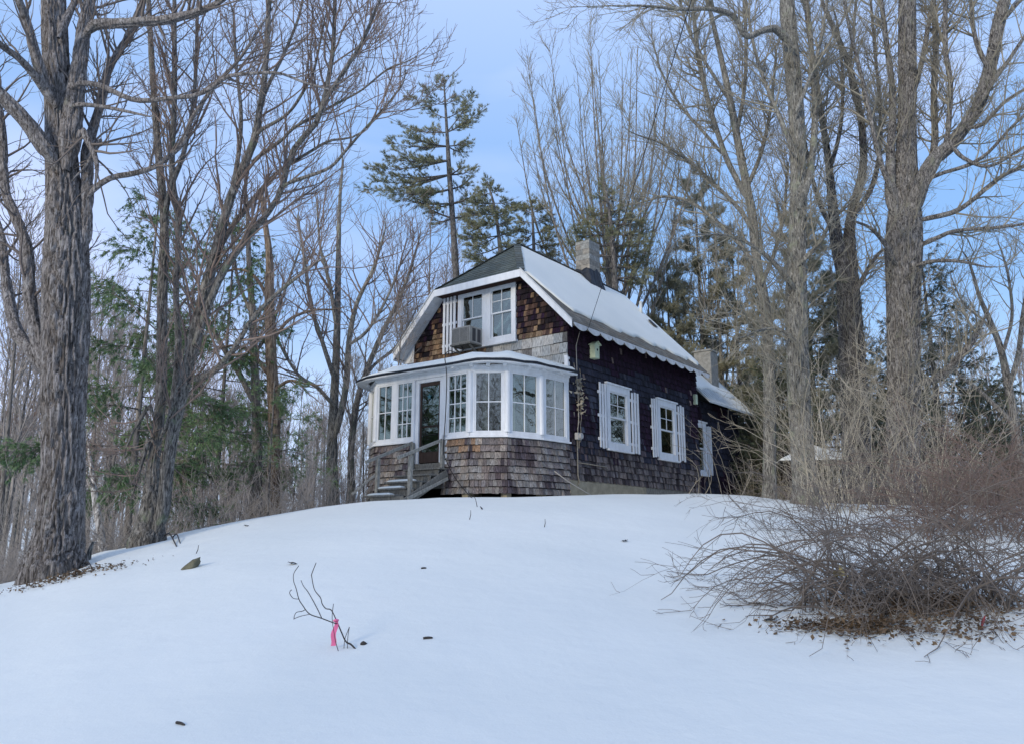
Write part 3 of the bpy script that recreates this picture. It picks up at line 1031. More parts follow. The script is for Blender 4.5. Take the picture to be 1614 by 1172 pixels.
while y < 14.1:
    mb.bar((e0 - .01, y, Zh(ez) + .018), (er, y, Zh(rz_) + .018), .03, .03); y += .30
er_o = mb.build('roof', M['metalroof'], house)
er_o['label'] = 'grey ribbed metal roof of the rear wing'
el = lambda d, y: (e0 - d, y, Zh(ez) + 1.02 * d)
snow_slab('snow_cover', [el(.55, MAIN_D + .27), el(.55, 13.7), el(1.8, 14.0), el(1.8, MAIN_D + .27)], .05, er_o, 40, 14, .08, 9, (.25, .12, .02, .02))

# --- glazed porch with rounded corners
PF = -2.9
PLAN = [(0, -.002), (-.10, -1.25), (-.46, -2.34), (-1.31, PF), (-4.99, PF), (-5.84, -2.34), (-6.2, -1.25), (-6.3, -.002)]
ZS0, ZS1, ZW1, ZH1 = 2.63, 2.77, 4.44, 4.66             # sill, window foot, window head, top plate


def facet_frame(p, q):
    p = np.array([*p, 0.]); q = np.array([*q, 0.])
    u = nrm(q - p); n = np.array([u[1], -u[0], 0])
    c = (p + q) / 2 - np.array([-3.15, -1.2, 0])
    if np.dot(n, c) < 0: n = -n
    return p, u, n, np.linalg.norm(q - p)


sk = MB(); skb = MB(); sill = MB(); frz = MB(); posts = MB()
arc = 0.0
for i in range(len(PLAN) - 1):
    p, u, n, L = facet_frame(PLAN[i], PLAN[i + 1])
    segs = [(0, L)]
    if i == 3: segs = [(0, .99), (2.06, L)]              # the door is in this face
    for si, (a, b) in enumerate(segs):
        if si:
            skw = skb.build('porch_wall', M['darkwood'], house); sk.build('shingles', M['shingle'], skw, attr=True); sill.build('porch_sill', M['white'], house, bevel=.006)
            sk = MB(); skb = MB(); sill = MB()
        skb.obox(p, u, n, a, b, -.12, -.002, Zh(1.22), Zh(ZS0))
        sub = p + u * a
        shingles(sk, tuple(sub), tuple(u), tuple(n), b - a, Zh(1.13), Zh(ZS0), .188, lambda x, z: True,
                 lambda x, z, k0=arc + a: col_skirt(k0 + x, z + HZ), .06, .14, .045, .021)
        e = .035
        sill.obox(p, u, n, a - (e if a == 0 else 0), b + (e if b == L else 0), -.06, .075, Zh(ZS0) + .001, Zh(ZS0) + .05)
        sill.obox(p, u, n, a, b, -.08, .03, Zh(ZS0) + .051, Zh(ZS1))
    frz.obox(p, u, n, -.01, L + .01, -.09, .035, Zh(ZW1) + .001, Zh(ZH1) - .03)
    frz.obox(p, u, n, -.02, L + .02, -.05, .065, Zh(ZH1) - .09, Zh(ZH1) - .031)
    arc += L
# corner posts at each bend
pp = MB()
for i, (x, y) in enumerate(PLAN):
    if i in (0, len(PLAN) - 1): 
        pp.box(x - .07, x + .025, y - .16, y - .001, Zh(ZS1), Zh(ZW1)); pp.build('porch_post', M['white'], house, bevel=.006); pp = MB(); continue
    pts = [(x + .085 * math.cos(k * math.pi / 4), y + .085 * math.sin(k * math.pi / 4), Zh(ZS1)) for k in range(8)]
    pp.prism(list(reversed(pts)), (0, 0, ZW1 - ZS1)); pp.build('porch_post', M['white'], house, bevel=.006); pp = MB()
skw = skb.build('porch_wall', M['darkwood'], house)
sk.build('shingles', M['shingle'], skw, attr=True)['label'] = 'bleached grey-brown porch shingles'
sill.build('porch_sill', M['white'], house, bevel=.006)
frz.build('porch_frieze', M['white'], house, bevel=.006)


def fixed_window(i, a, b, nx, nz, z0=ZS1, z1=ZW1, t=.042):
    p, u, n, L = facet_frame(PLAN[i], PLAN[i + 1])
    f = MB()
    f.obox(p, u, n, a, a + t, -.045, .022, Zh(z0) + t, Zh(z1) - t); f.obox(p, u, n, b - t, b, -.045, .022, Zh(z0) + t, Zh(z1) - t)
    f.obox(p, u, n, a, b, -.045, .025, Zh(z0), Zh(z0) + t); f.obox(p, u, n, a, b, -.045, .025, Zh(z1) - t, Zh(z1))
    for k in range(1, nx):
        x = a + t + (b - a - 2 * t) * k / nx; f.obox(p, u, n, x - .014, x + .014, -.03, .012, Zh(z0) + t, Zh(z1) - t)
    for k in range(1, nz):
        z = Zh(z0) + t + (z1 - z0 - 2 * t) * k / nz; f.obox(p, u, n, a + t, b - t, -.029, .011, z - .014, z + .014)
    fo = f.build('porch_window', M['white'], house, bevel=.004)
    g = MB(); g.obox(p, u, n, a + t - .01, b - t + .01, -.012, -.008, Zh(z0) + t - .01, Zh(z1) - t + .01)
    g.build('pane', M['glass'], fo)
    return fo


def post(i, a, b, z0=ZS1, z1=ZW1, d0=-.08, d1=.03):
    p, u, n, L = facet_frame(PLAN[i], PLAN[i + 1]); pp = MB(); pp.obox(p, u, n, a, b, d0, d1, Zh(z0), Zh(z1)); pp.build('porch_post', M['white'], house, bevel=.006)


for i in (0, 1, 2, 4, 5, 6):
    p, u, n, L = facet_frame(PLAN[i], PLAN[i + 1])
    m0 = .125 if i not in (0, 6) else .16
    post(i, .05, m0); post(i, L - m0, L - .05)
    fixed_window(i, m0 + .001, L - m0 - .001, 2, 2)
# front face: from x = -1.31 leftwards
fixed_window(3, .09, .80, 3, 4)
post(3, .03, .089); post(3, .801, .985, 1.95)
post(3, 2.062, 2.16, 1.55, ZW1, -.10, .05)
fixed_window(3, 2.161, 2.80, 3, 4)
post(3, 2.801, 2.99)
fixed_window(3, 2.991, 3.60, 2, 2)
post(3, 3.601, 3.66)

# door in the porch
p, u, n, L = facet_frame(PLAN[3], PLAN[4])
mb = MB(); da, db, dz0, dz1 = .99, 2.058, 2.02, ZW1
mb.obox(p, u, n, da, da + .13, -.10, .0, Zh(dz0), Zh(dz1) - .001); mb.obox(p, u, n, db - .13, db, -.10, .0, Zh(dz0), Zh(dz1) - .001)
mb.obox(p, u, n, da + .13, db - .13, -.10, .0, Zh(dz1) - .10, Zh(dz1) - .001)
dfr = mb.build('door_casing', M['white'], house, bevel=.004)
mb = MB(); a, b = da + .135, db - .135; t = .075
z0, z1 = Zh(dz0) + .02, Zh(dz1) - .105
for (c, d) in ((a, a + t), (b - t, b)): mb.obox(p, u, n, c, d, -.085, -.045, z0 + .001, z1 - .001)
mb.obox(p, u, n, a + t, b - t, -.084, -.046, z1 - .10, z1 - .001); mb.obox(p, u, n, a + t, b - t, -.084, -.046, z0 + .001, z0 + .30)
mb.obox(p, u, n, a + t, b - t, -.084, -.046, z0 + 1.0, z0 + 1.05)
door = mb.build('door', M['doorwood'], house, bevel=.004); door['label'] = 'dark wooden storm door with scrollwork grille'
g = MB(); g.obox(p, u, n, a + t, b - t, -.068, -.064, z0 + .3, z1 - .1); g.build('pane', M['glass'], door)
sc = MB()
P3 = lambda uu, nn, zz: p + u * uu + n * nn + np.array([0, 0, zz])
for (cu, cz, r0, tw) in ((b - t - .13, z0 + 1.22, .11, 1), (b - t - .13, z0 + .86, .10, -1), (b - t - .12, z0 + 1.48, .07, 1)):
    pts = [P3(cu + r0 * (1 - k / 40) * math.cos(tw * k * .32), -.03, cz + r0 * (1 - k / 40) * math.sin(tw * k * .32)) for k in range(34)]
    sc.tube(pts, .009, 5)
sc.tube([P3(b - t - .03, -.03, z0 + .3), P3(b - t - .03, -.03, z1 - .2)], .010, 5)
sc.tube([P3(a + t, -.035, z0 + 1.02), P3(b - t, -.035, z0 + 1.05)], .010, 5)
sc.tube([P3(a + t, -.035, z0 + .78), P3(b - t, -.035, z0 + .78)], .010, 5)
sc.build('grille', M['black'], door, smooth=True)
mb = MB(); mb.obox(p, u, n, a + .012, a + .05, -.045, .02, z0 + .98, z0 + 1.12); mb.build('handle', M['black'], door, bevel=.01)
st = MB()
cu, cz = (a + b) / 2 + .02, z1 - .42
for k in range(5):
    q0 = math.pi / 2 + k * 2 * math.pi / 5
    st.prism([P3(cu, -.03, cz), P3(cu + .035 * math.cos(q0 - .63), -.03, cz + .035 * math.sin(q0 - .63)), P3(cu + .10 * math.cos(q0), -.03, cz + .10 * math.sin(q0)),
              P3(cu + .035 * math.cos(q0 + .63), -.03, cz + .035 * math.sin(q0 + .63))], n * .02)
st = st.build('door_star', M['teal'], door)
# inner door seen through it
mb = MB(); x1, x0 = -(1.31 + a + .02), -(1.31 + b - .36)
mb.box(x0 - .36, x1 + .35, -.06, -.024, Zh(2.02), Zh(4.1))
idr = mb.build('inner_door', M['doorpurple'], house)
mb = MB()
for z in (2.35, 2.72, 3.0, 3.42, 4.0): mb.box(x0 - .34, x1 + .33, -.085, -.061, Zh(z), Zh(z) + .045)
for xx in (x0 - .34, x1 + .29, -2.8): mb.box(xx, xx + .045, -.084, -.062, Zh(2.06), Zh(4.04))
mb.build('rail', M['doorrail'], idr)

# floor, ceiling and the pale inner lining
mb = MB()
mb.prism([(x * .985 - .05, y * .97, Zh(1.95)) for x, y in PLAN], (0, 0, -.1))
mb.build('porch_floor', M['interior'], house)
mb = MB()
mb.prism([(x * .99 - .03, y * .985, Zh(ZH1) - .025) for x, y in PLAN], (0, 0, -.03))
mb.build('porch_ceiling', M['ceiling'], house)
mb = MB()
for xa, xb in ((-.35, -1.1), (-4.2, -4.9)):
    mb = MB(); mb.box(xa, xb, -.10, -.022, Zh(2.4), Zh(4.35)); mb.build('inner_shutter', M['interior'], house)
mb = MB()
for (xa, xb, yy) in ((-.75, -1.0, -1.6), (-1.15, -1.3, -2.35), (-5.1, -5.25, -1.9)):
    mb = MB()
    for k in range(6):
        q = xa + (xb - xa) * k / 6
        mb.box(q, q + (xb - xa) / 6 * .96, yy - .02 * (k % 2), yy - .02 * (k % 2) - .012, Zh(2.7), Zh(4.4))
    mb.build('curtain', M['curtain'], house)

# porch roof: a low rounded apron
def offset_plan(o, z): 
    c = []
    n_ = len(PLAN)
    for i, (x, y) in enumerate(PLAN):
        vx, vy = x + 3.15, y + .3
        if i in (0, n_ - 1): nx_, ny_ = (1 if x > -3 else -1), 0
        else:
            p1, u1, n1, _ = facet_frame(PLAN[i - 1], PLAN[i]); p2, u2, n2, _ = facet_frame(PLAN[i], PLAN[i + 1])
            m_ = nrm(n1 + n2); k_ = 1 / max(.5, np.dot(m_, n1)); nx_, ny_ = m_[0] * k_, m_[1] * k_
        c.append((x + nx_ * o, y + ny_ * o, z))
    c[0] = (c[0][0], -.02, z); c[-1] = (c[-1][0], -.02, z)
    return c


def smooth_loop(pts, m=6):
    out = []
    P_ = [np.array(q, float) for q in pts]
    for i in range(len(P_) - 1):
        a = P_[max(i - 1, 0)]; b = P_[i]; c = P_[i + 1]; d = P_[min(i + 2, len(P_) - 1)]
        for k in range(m):
            t = k / m
            out.append(.5 * (2 * b + (c - a) * t + (2 * a - 5 * b + 4 * c - d) * t * t + (3 * b - a - 3 * c + d) * t ** 3) if np.linalg.norm(c - b) < 2 else b * (1 - t) + c * t)
    out.append(P_[-1]); return out


def apron(levels, name, mat, parent, attr=None):
    """levels: list of (offset, z, jitter) rings from outside to the wall"""
    rings = []
    for (o, z, jz) in levels:
        r = smooth_loop(offset_plan(o, Zh(z)))
        r = [np.array([q[0], min(q[1], -.02), q[2] + jz * mn.noise(Vector((q[0] * 1.6, q[1] * 1.6, z)))]) for q in r]
        rings.append(r)
    n_ = len(rings[0])
    V = [q for r in rings for q in r]
    F = [(i * n_ + j, (i + 1) * n_ + j, (i + 1) * n_ + j + 1, i * n_ + j + 1) for i in range(len(rings) - 1) for j in range(n_ - 1)]
    return raw_mesh(name, V, [np.array(F)], mat, parent)


pr = apron([(0.0, 4.635, 0), (.34, 4.60, 0), (.35, 4.62, 0), (.35, 4.655, 0), (.0, 4.74, 0), (-1.0, 4.95, 0), (-1.6, 5.02, 0)], 'porch_roof', M['white'], house)
pr['label'] = 'low rounded white-edged porch roof under snow'
apron([(.30, 4.655, .02), (.375, 4.645, .05), (.385, 4.69, .05), (.33, 4.725, .05), (.2, 4.74, .03)], 'roofing_edge', M['tarp'], pr)
snowp = []
levels = [(.24, 4.69, .02), (.27, 4.69, .03), (.28, 4.71, .04), (.26, 4.76, .07), (.18, 4.83, .10), (-.1, 4.97, .14), (-.5, 5.10, .14), (-1.0, 5.20, .12), (-1.7, 5.26, .05)]
apron(levels, 'snow_cover', M['snow'], pr)
# little brackets below the rounded eave
mb = MB()
for i, fr_ in ((1, .5), (2, .05), (2, .5), (2, .95), (3, .12), (1, .05), (0, .5)):
    p_, u_, n_, L_ = facet_frame(PLAN[i], PLAN[i + 1])
    mb = MB(); mb.obox(p_, u_, n_, L_ * fr_ - .05, L_ * fr_ + .05, .036, .27, Zh(ZH1) - .11, Zh(ZH1) - .035); mb.build('bracket', M['white'], house, bevel=.006)
# posts in the dark crawl space
mb = MB()
for (x, y) in ((-.6, -2.2), (-1.5, -2.75), (-2.2, -1.5), (-4.6, -2.7), (-5.6, -2.1), (-.3, -1.0)): mb = MB(); mb.box(x - .1, x + .1, y - .1, y + .1, -.4, Zh(1.95) - .11); mb.build('pier', M['concrete'], house)

# --- front steps and handrails
steps = MB()
X0, X1 = -3.42, -2.06
TR = [(-2.98, -3.30, 1.84), (-3.28, -3.62, 1.655), (-3.60, -3.94, 1.46), (-3.92, -4.26, 1.265), (-4.24, -4.62, 1.07)]
stp = MB()
for i in range(5):
    yb, yf, z = TR[i]
    stp.box(X0 + .06, X1 - .06, yf + .06, yf + .085, Zh(z) - .21, Zh(z) - .047)
stp.bar((X1 + .0, -2.96, Zh(1.70)), (X1 + .0, -4.55, Zh(.86)), .045, .22); stp.bar((X0, -2.96, Zh(1.70)), (X0, -4.55, Zh(.86)), .045, .22)
so_ = stp.build('steps', M['greywood'], house)
for i in range(5):
    yb, yf, z = TR[i]
    ex = .04 * (i % 2)
    t_ = MB(); t_.box(X0 + .0 - ex - .03 * i, X1 + .02 - .09 * i, yf, yb, Zh(z) - .045, Zh(z)); t_ = t_.build('tread', M['greywood'], so_, bevel=.006)
for i in (2, 3, 4):
    yb, yf, z = TR[i]
    a0, a1 = X0 + .04 - .03 * i, X1 - .12 - .10 * i
    snow_slab('step_snow', [(a0, yf + .01, Zh(z)), (a1, yf + .01, Zh(z)), (a1 - .1, yb, Zh(z)), (a0 + .1, yb, Zh(z))], .075, so_, 22, 8, .35, 30 + i, (.03, .1, .02, .1))
mb = MB()                                               # boards under the door
for k in range(4): mb.box(-3.36, -2.2, PF - .01 - .003 * k, PF + .05, Zh(1.30) + k * .18, Zh(1.30) + k * .18 + .172)
mb.build('apron_board', M['greywood'], house)
rl = MB()
LP, RP = (X0 - .03, -4.22), (X1 - .16, -4.22)
for (x, y) in (LP, RP): rl.box(x - .05, x + .05, y - .05, y + .05, Zh(1.0), Zh(2.08))
for x in (X0 + .06, X1 + .02 - .18): rl.box(x - .05, x + .05, PF - .14, PF - .04, Zh(1.8), Zh(2.62))
rl.bar((X0 + .06, PF - .1, Zh(2.62)), (LP[0] - .04, LP[1] - .42, Zh(1.95)), .05, .085)
rl.bar((X1 - .16, PF - .1, Zh(2.62)), (RP[0] + .06, RP[1] - .55, Zh(1.98)), .05, .085)
rl.bar((LP[0] - .03, LP[1] + .05, Zh(1.72)), (LP[0] - .30, LP[1] - .62, Zh(1.10)), .035, .06)
rl.bar((X1 + .07, -3.0, Zh(1.55)), (X1 + .05, -4.5, Zh(.95)), .04, .09)
rl.build('handrail', M['railwood'], house, bevel=.006)

# --- things fixed to the side wall
mb = MB()
mb.box(.03, .15, .26, .46, Zh(2.78), Zh(2.98)); mb.tube([(.15, .36, Zh(2.88)), (.23, .36, Zh(2.88))], .085, 14)
mb.build('electric_meter', M['meter'], house, bevel=.006)
mb = MB()
mb.tube([(.06, .36, Zh(2.8)), (.06, .36, Zh(1.75)), (.07, .42, Zh(1.55)), (.06, .36, Zh(1.45))], .019, 8)
mb.tube([(.055, .38, Zh(2.12)), (.055, 2.0, Zh(2.10)), (.055, 2.06, Zh(2.0))], .016, 6)
mb.build('conduit', M['greywood'], house, smooth=True)
mb = MB()
mb.tube([(.05, .40, Zh(2.98)), (.06, .46, Zh(3.5)), (.05, .42, Zh(4.6)), (.06, .38, Zh(5.6)), (.25, .30, Zh(6.0))], .012, 6)
mb.build('service_drop', M['hose'], house, smooth=True)
mb = MB(); mb.box(.02, .14, 8.62, 8.8, Zh(4.92), Zh(5.30)); mb.build('junction_box', M['palegreen'], house, bevel=.01)

# things that hang on or lean in the house
bx = empty('nest_box', h2w(.03, 1.32, 5.36), HROT)
tag(bx, 'pale green wooden nest box hung high on the dark side wall', 'birdhouse')
mb = MB(); mb.prism([(0, -.13, 0), (0, .13, 0), (0, .13, .44), (0, 0, .50), (0, -.13, .44)], (.2, 0, 0)); mb.build('box', M['palegreen'], bx, bevel=.006)
mb = MB(); mb.prism([(-.01, -.18, .42), (-.01, 0, .515), (-.01, .18, .42), (-.01, .18, .44), (-.01, 0, .54), (-.01, -.18, .44)], (.26, 0, 0)); mb.build('lid', M['palegreen'], bx)
mb = MB(); mb.tube([(.202, .0, .27), (.204, 0, .27)], .04, 12); mb.build('entrance_hole', M['black'], bx)

ac = empty('air_conditioner', h2w(-3.62, -.05, 5.98), HROT)
tag(ac, 'beige boxy air conditioner sticking out of the upstairs window', 'air conditioner')
mb = MB(); mb.box(-.36, .40, -.66, .0, .02, .56); mb.build('casing', M['acbeige'], ac, bevel=.012)
mb = MB()
mb.box(-.32, .36, -.668, -.661, .06, .52)
mb.build('coil', M['acdark'], ac)
mb = MB()
for k in range(15): mb.box(-.32, .36, -.684, -.669, .065 + k * .031, .079 + k * .031)
for k in range(3): mb.box(-.325 + .335 * k, -.305 + .335 * k, -.69, -.6845, .05, .53)
mb.build('grille', M['acbeige'], ac)
mb = MB()
for k in range(2): mb.box(.4005, .406, -.52 + .25 * k, -.36 + .25 * k, .08, .50)
mb.build('side_vent', M['acdark'], ac)
mb = MB(); mb.box(-.40, .44, -.68, .0, -.03, .018); mb.bar((-.3, -.6, -.04), (-.3, -.0, -.4), .05, .05); mb.bar((.35, -.6, -.04), (.35, -.0, -.4), .05, .05); mb.build('bracket', M['greywood'], ac)

g0 = on_ground(760, 802)
cl_ = g0 - HO; gx, gy = float(cl_ @ Rdir), float(cl_ @ Sdir)
mb = MB()
pts = [(-3.75, -.5, Zh(6.02)), (-3.45, -.75, Zh(5.75)), (-2.9, -1.6, Zh(5.42)), (-2.2, -2.8, Zh(5.17)), (-1.92, -3.28, Zh(4.86)), (-1.95, -3.16, Zh(4.4)), (-2.08, -3.03, Zh(3.4)), (-2.16, -3.0, Zh(2.6)), (-2.1, -3.05, Zh(2.2)), (-1.6, -3.2, Zh(1.6)), (-.95, -3.45, Zh(1.14)), (gx, gy, g0[2] - HO[2] + .01)]
pp_ = resample([(*q, .014) for q in pts], 60)
mb.tube([q[:3] for q in pp_], .013, 6)
mb.build('hanging_cable', M['cable'], house, smooth=True)
for (a, b) in ((((.0 - .75), -1.6, Zh(1.75)), (.55, -1.5, Zh(1.12))),):
    mb = MB(); mb.tube([(.12, -.95, Zh(1.78)), (.35, -.6, Zh(1.5)), (.55, .1, Zh(1.2)), (.6, .35, Zh(1.1))], .014, 6); mb.build('hanging_cable', M['hose'], house, smooth=True)

# ------------------------------------------------------------------ trees
def limb_world(pts, Y0, dy=0.0, n=24):
    """traced limb (photo x, y, width) -> world path at ground distance Y0, drifting by dy along its length"""
    out = []
    m = len(pts)
    for i, (px, py, wd) in enumerate(pts):
        f = i / max(1, m - 1)
        P = at(px, py, Y0 + dy * f ** 1.2)
        out.append((P[0], P[1], P[2], max(.004, wd * (.45 if wd > 20 else .5) * mpp(P))))
    return resample(out, n)


def limbs_arrays(paths):
    return np.stack([p[:, :3] for p in paths]), np.stack([p[:, 3] for p in paths])


def extend(path, dist, up=.6):
    """carry a limb on past the picture's edge, tapering"""
    d = nrm(path[-1, :3] - path[-4, :3]); n = 6
    ex = []
    p = path[-1].copy()
    for i in range(n):
        d = nrm(d + np.array([rng.normal() * .1, rng.normal() * .1, .06 * up]))
        p = p.copy(); p[:3] += d * dist / n; p[3] = max(.01, path[-1, 3] * (1 - .85 * (i + 1) / n)); ex.append(p)
    return resample(np.vstack([path, np.array(ex)]), len(path) + 6)


def twig_layers(tb, P, R, d1, L1, d2, L2, d3, L3, up=.35, a1=.8, a2=.75, r1=.03, rmin=.003, wig=.12, u0=.2, lenscale=None):
    length = np.linalg.norm(np.diff(P, axis=1), axis=-1).sum()
    n1 = int(d1 * length)
    if n1 < 1: return None
    P1, R1 = spawn(P, R, n1, u0, 1, a1, L1, 8, up, wig, .5, r1, rmin * 1.5, .6)
    tb.add(P1, R1, 4)
    l1 = np.linalg.norm(np.diff(P1, axis=1), axis=-1).sum()
    P2, R2 = spawn(P1, R1, int(d2 * l1), .15, 1, a2, L2, 6, up * .8, wig, .55, r1 * .5, rmin, .6)
    tb.add(P2, R2, 3)
    if d3:
        l2 = np.linalg.norm(np.diff(P2, axis=1), axis=-1).sum()
        P3, R3 = spawn(P2, R2, int(d3 * l2), .15, 1, .7, L3, 4, up * .6, wig, .6, r1 * .3, rmin * .8, .6)
        tb.add(P3, R3, 3)
    return P1, R1, P2, R2


def tree_root(name, label, cat, base, group=None):
    t = empty(name, (float(base[0]), float(base[1]), float(base[2])))
    tag(t, label, cat, group)
    return t


def child_local(o, root):
    """mesh built in world coordinates -> keep it there under its root"""
    o.parent = root
    o.matrix_parent_inverse.identity()
    o.location = (-root.location[0], -root.location[1], -root.location[2])
    return o


def sprouts(tw, p, n, L, rmin, u1=.75):
    P = resample(p, 24)[None, :, :3]; R = resample(p, 24)[None, :, 3]
    P1, R1 = spawn(P, R, n, .06, u1, 1.0, L, 8, .45, .16, .15, .016, rmin * 1.3, .6, .2); tw.add(P1, R1, 4)
    P2, R2 = spawn(P1, R1, n * 5, .15, 1, .8, L * .45, 6, .25, .16, .6, .009, rmin, .6); tw.add(P2, R2, 3)
    P3, R3 = spawn(P2, R2, n * 13, .15, 1, .7, L * .22, 4, .2, .14, .6, .006, rmin * .85, .6); tw.add(P3, R3, 3)


def traced_tree(name, label, limbs, Y, bark, twig, dens=(2.2, 3.0, 3.0), lens=(1.6, .75, .35), cat='tree', k_trunk=40, up=.35, r1=.03, rmin=.0042,
                rough=.07, ext=2.0, group=None, twig_min_r=.0, u0=.2, seed=1, flare=True, shoots=0, shoot_len=1.5):
    """limbs: list of (points, depth drift, opts) - first one is the trunk"""
    paths = []
    for (pts, dy, y0) in limbs:
        p = limb_world(pts, Y + y0, dy)
        if min(q[1] for q in pts) <= 12 and ext: p = extend(p, ext)
        elif p[-1, 3] > .008: p = extend(p, min(1.2, p[-1, 3] * 22))
        paths.append(p)
    tr = Tubes()
    for i, p in enumerate(paths):
        big = p[:, 3].max()
        if i > 0:
            a = np.concatenate([[0], np.cumsum(np.linalg.norm(np.diff(p[:, :3], axis=0), axis=1))])
            p = p.copy(); p[:, 3] *= np.clip(.3 + a / (.15 + 3 * p[0, 3]), .3, 1)
        if big > .10:
            pp_ = resample(p, max(30, int(np.linalg.norm(np.diff(p[:, :3], axis=0), axis=1).sum() / (.05 if i == 0 else .07))))
            if i == 0 and flare:
                a = np.concatenate([[0], np.cumsum(np.linalg.norm(np.diff(pp_[:, :3], axis=0), axis=1))])
                pp_[:, 3] *= 1 + .22 * np.exp(-a / .3)
                pp_[0, 2] -= .35
            rough_trunk(tr, pp_, k_trunk * 2 if big > .2 else 40, rough, seed + i)
        else:
            tr.add(p[None, :, :3], p[None, :, 3], 10 if big > .05 else 6)
    base = paths[0][0, :3].copy()
    root = tree_root(name, label, cat, base, group)
    child_local(tr.build('trunk', bark), root)
    tw = Tubes()
    pp = [resample(p, 24) for p in paths]
    P, R = limbs_arrays(pp)
    sel = [i for i in range(len(paths)) if i > 0 or len(paths) == 1]
    if len(sel): twig_layers(tw, P[sel], R[sel], dens[0], lens[0], dens[1], lens[1], dens[2], lens[2], up, r1=r1, rmin=rmin, u0=u0)
    if shoots: sprouts(tw, paths[0], shoots, shoot_len, rmin)
    if tw.n: child_local(tw.build('crown', twig), root)
    return root


# ---- A: the great maple at the left edge
traced_tree('maple_tree', 'massive rough-barked maple rising at the left edge of the snow', [
    ([(86, 898, 96), (92, 850, 82), (98, 770, 74), (100, 690, 70), (101, 610, 74), (104, 540, 76), (105, 460, 76), (105, 400, 74), (103, 320, 62), (97, 250, 52), (93, 180, 44), (89, 110, 42), (86, 50, 42), (84, 0, 40)], .3, 0),
    ([(104, 270, 40), (114, 190, 34), (122, 120, 28), (133, 45, 24), (143, -4, 18)], .6, -.05),
    ([(132, 400, 26), (137, 300, 22), (138, 235, 18), (149, 196, 14), (161, 157, 13), (173, 106, 12), (196, 67, 10), (220, 12, 8)], 1.2, .1),
    ([(130, 60, 18), (150, 40, 17), (188, 37, 16), (230, 34, 15), (275, 29, 14), (326, 14, 11), (358, -6, 9)], -1.2, .1),
    ([(90, 170, 24), (71, 137, 20), (57, 90, 16), (40, 30, 14), (28, -4, 12)], -.8, 0),
    ([(78, 160, 15), (62, 130, 13), (33, 95, 11), (0, 70, 10), (-40, 30, 8)], -1.5, 0),
    ([(96, 270, 34), (72, 235, 30), (40, 190, 26), (0, 150, 24), (-50, 100, 20), (-120, 40, 14)], -1.2, 0),
    ([(112, 140, 11), (126, 131, 9), (161, 136, 9), (188, 149, 8), (220, 159, 8), (267, 155, 7), (314, 149, 7), (345, 130, 6), (361, 120, 6), (415, 115, 5), (443, 116, 4), (479, 130, 4), (530, 144, 3)], -1.6, 0),
    ([(112, 168, 8), (130, 165, 7), (165, 169, 6), (196, 175, 5), (232, 183, 3)], -1.0, 0),
    ([(138, 312, 12), (149, 298, 10), (173, 281, 9), (204, 275, 9), (235, 267, 8), (259, 253, 8), (290, 224, 7), (298, 196, 7), (334, 141, 6), (377, 94, 5), (400, 59, 4), (425, 20, 3)], -.9, .1),
    ([(120, 225, 13), (124, 215, 11), (130, 205, 10), (138, 220, 12)], 0, -.2),
    ([(80, 585, 30), (65, 560, 25), (55, 520, 21), (46, 460, 19), (43, 395, 17), (24, 340, 16), (8, 300, 14), (4, 220, 13), (-2, 170, 12)], .9, 0),
    ([(76, 590, 26), (50, 555, 22), (25, 520, 20), (12, 460, 16), (5, 400, 14), (0, 370, 12), (-20, 300, 10)], 1.2, .1),
    ([(92, 60, 16), (105, 30, 12), (120, -2, 9)], .5, 0),
    ([(138, 235, 9), (148, 226, 8), (157, 222, 9), (152, 233, 7)], 0, 0),
    ], 13.6, M['barkA'], M['twigA'], (2.9, 3.6, 3.2), (1.5, .7, .32), k_trunk=56, rough=.14, ext=2.5, seed=3)

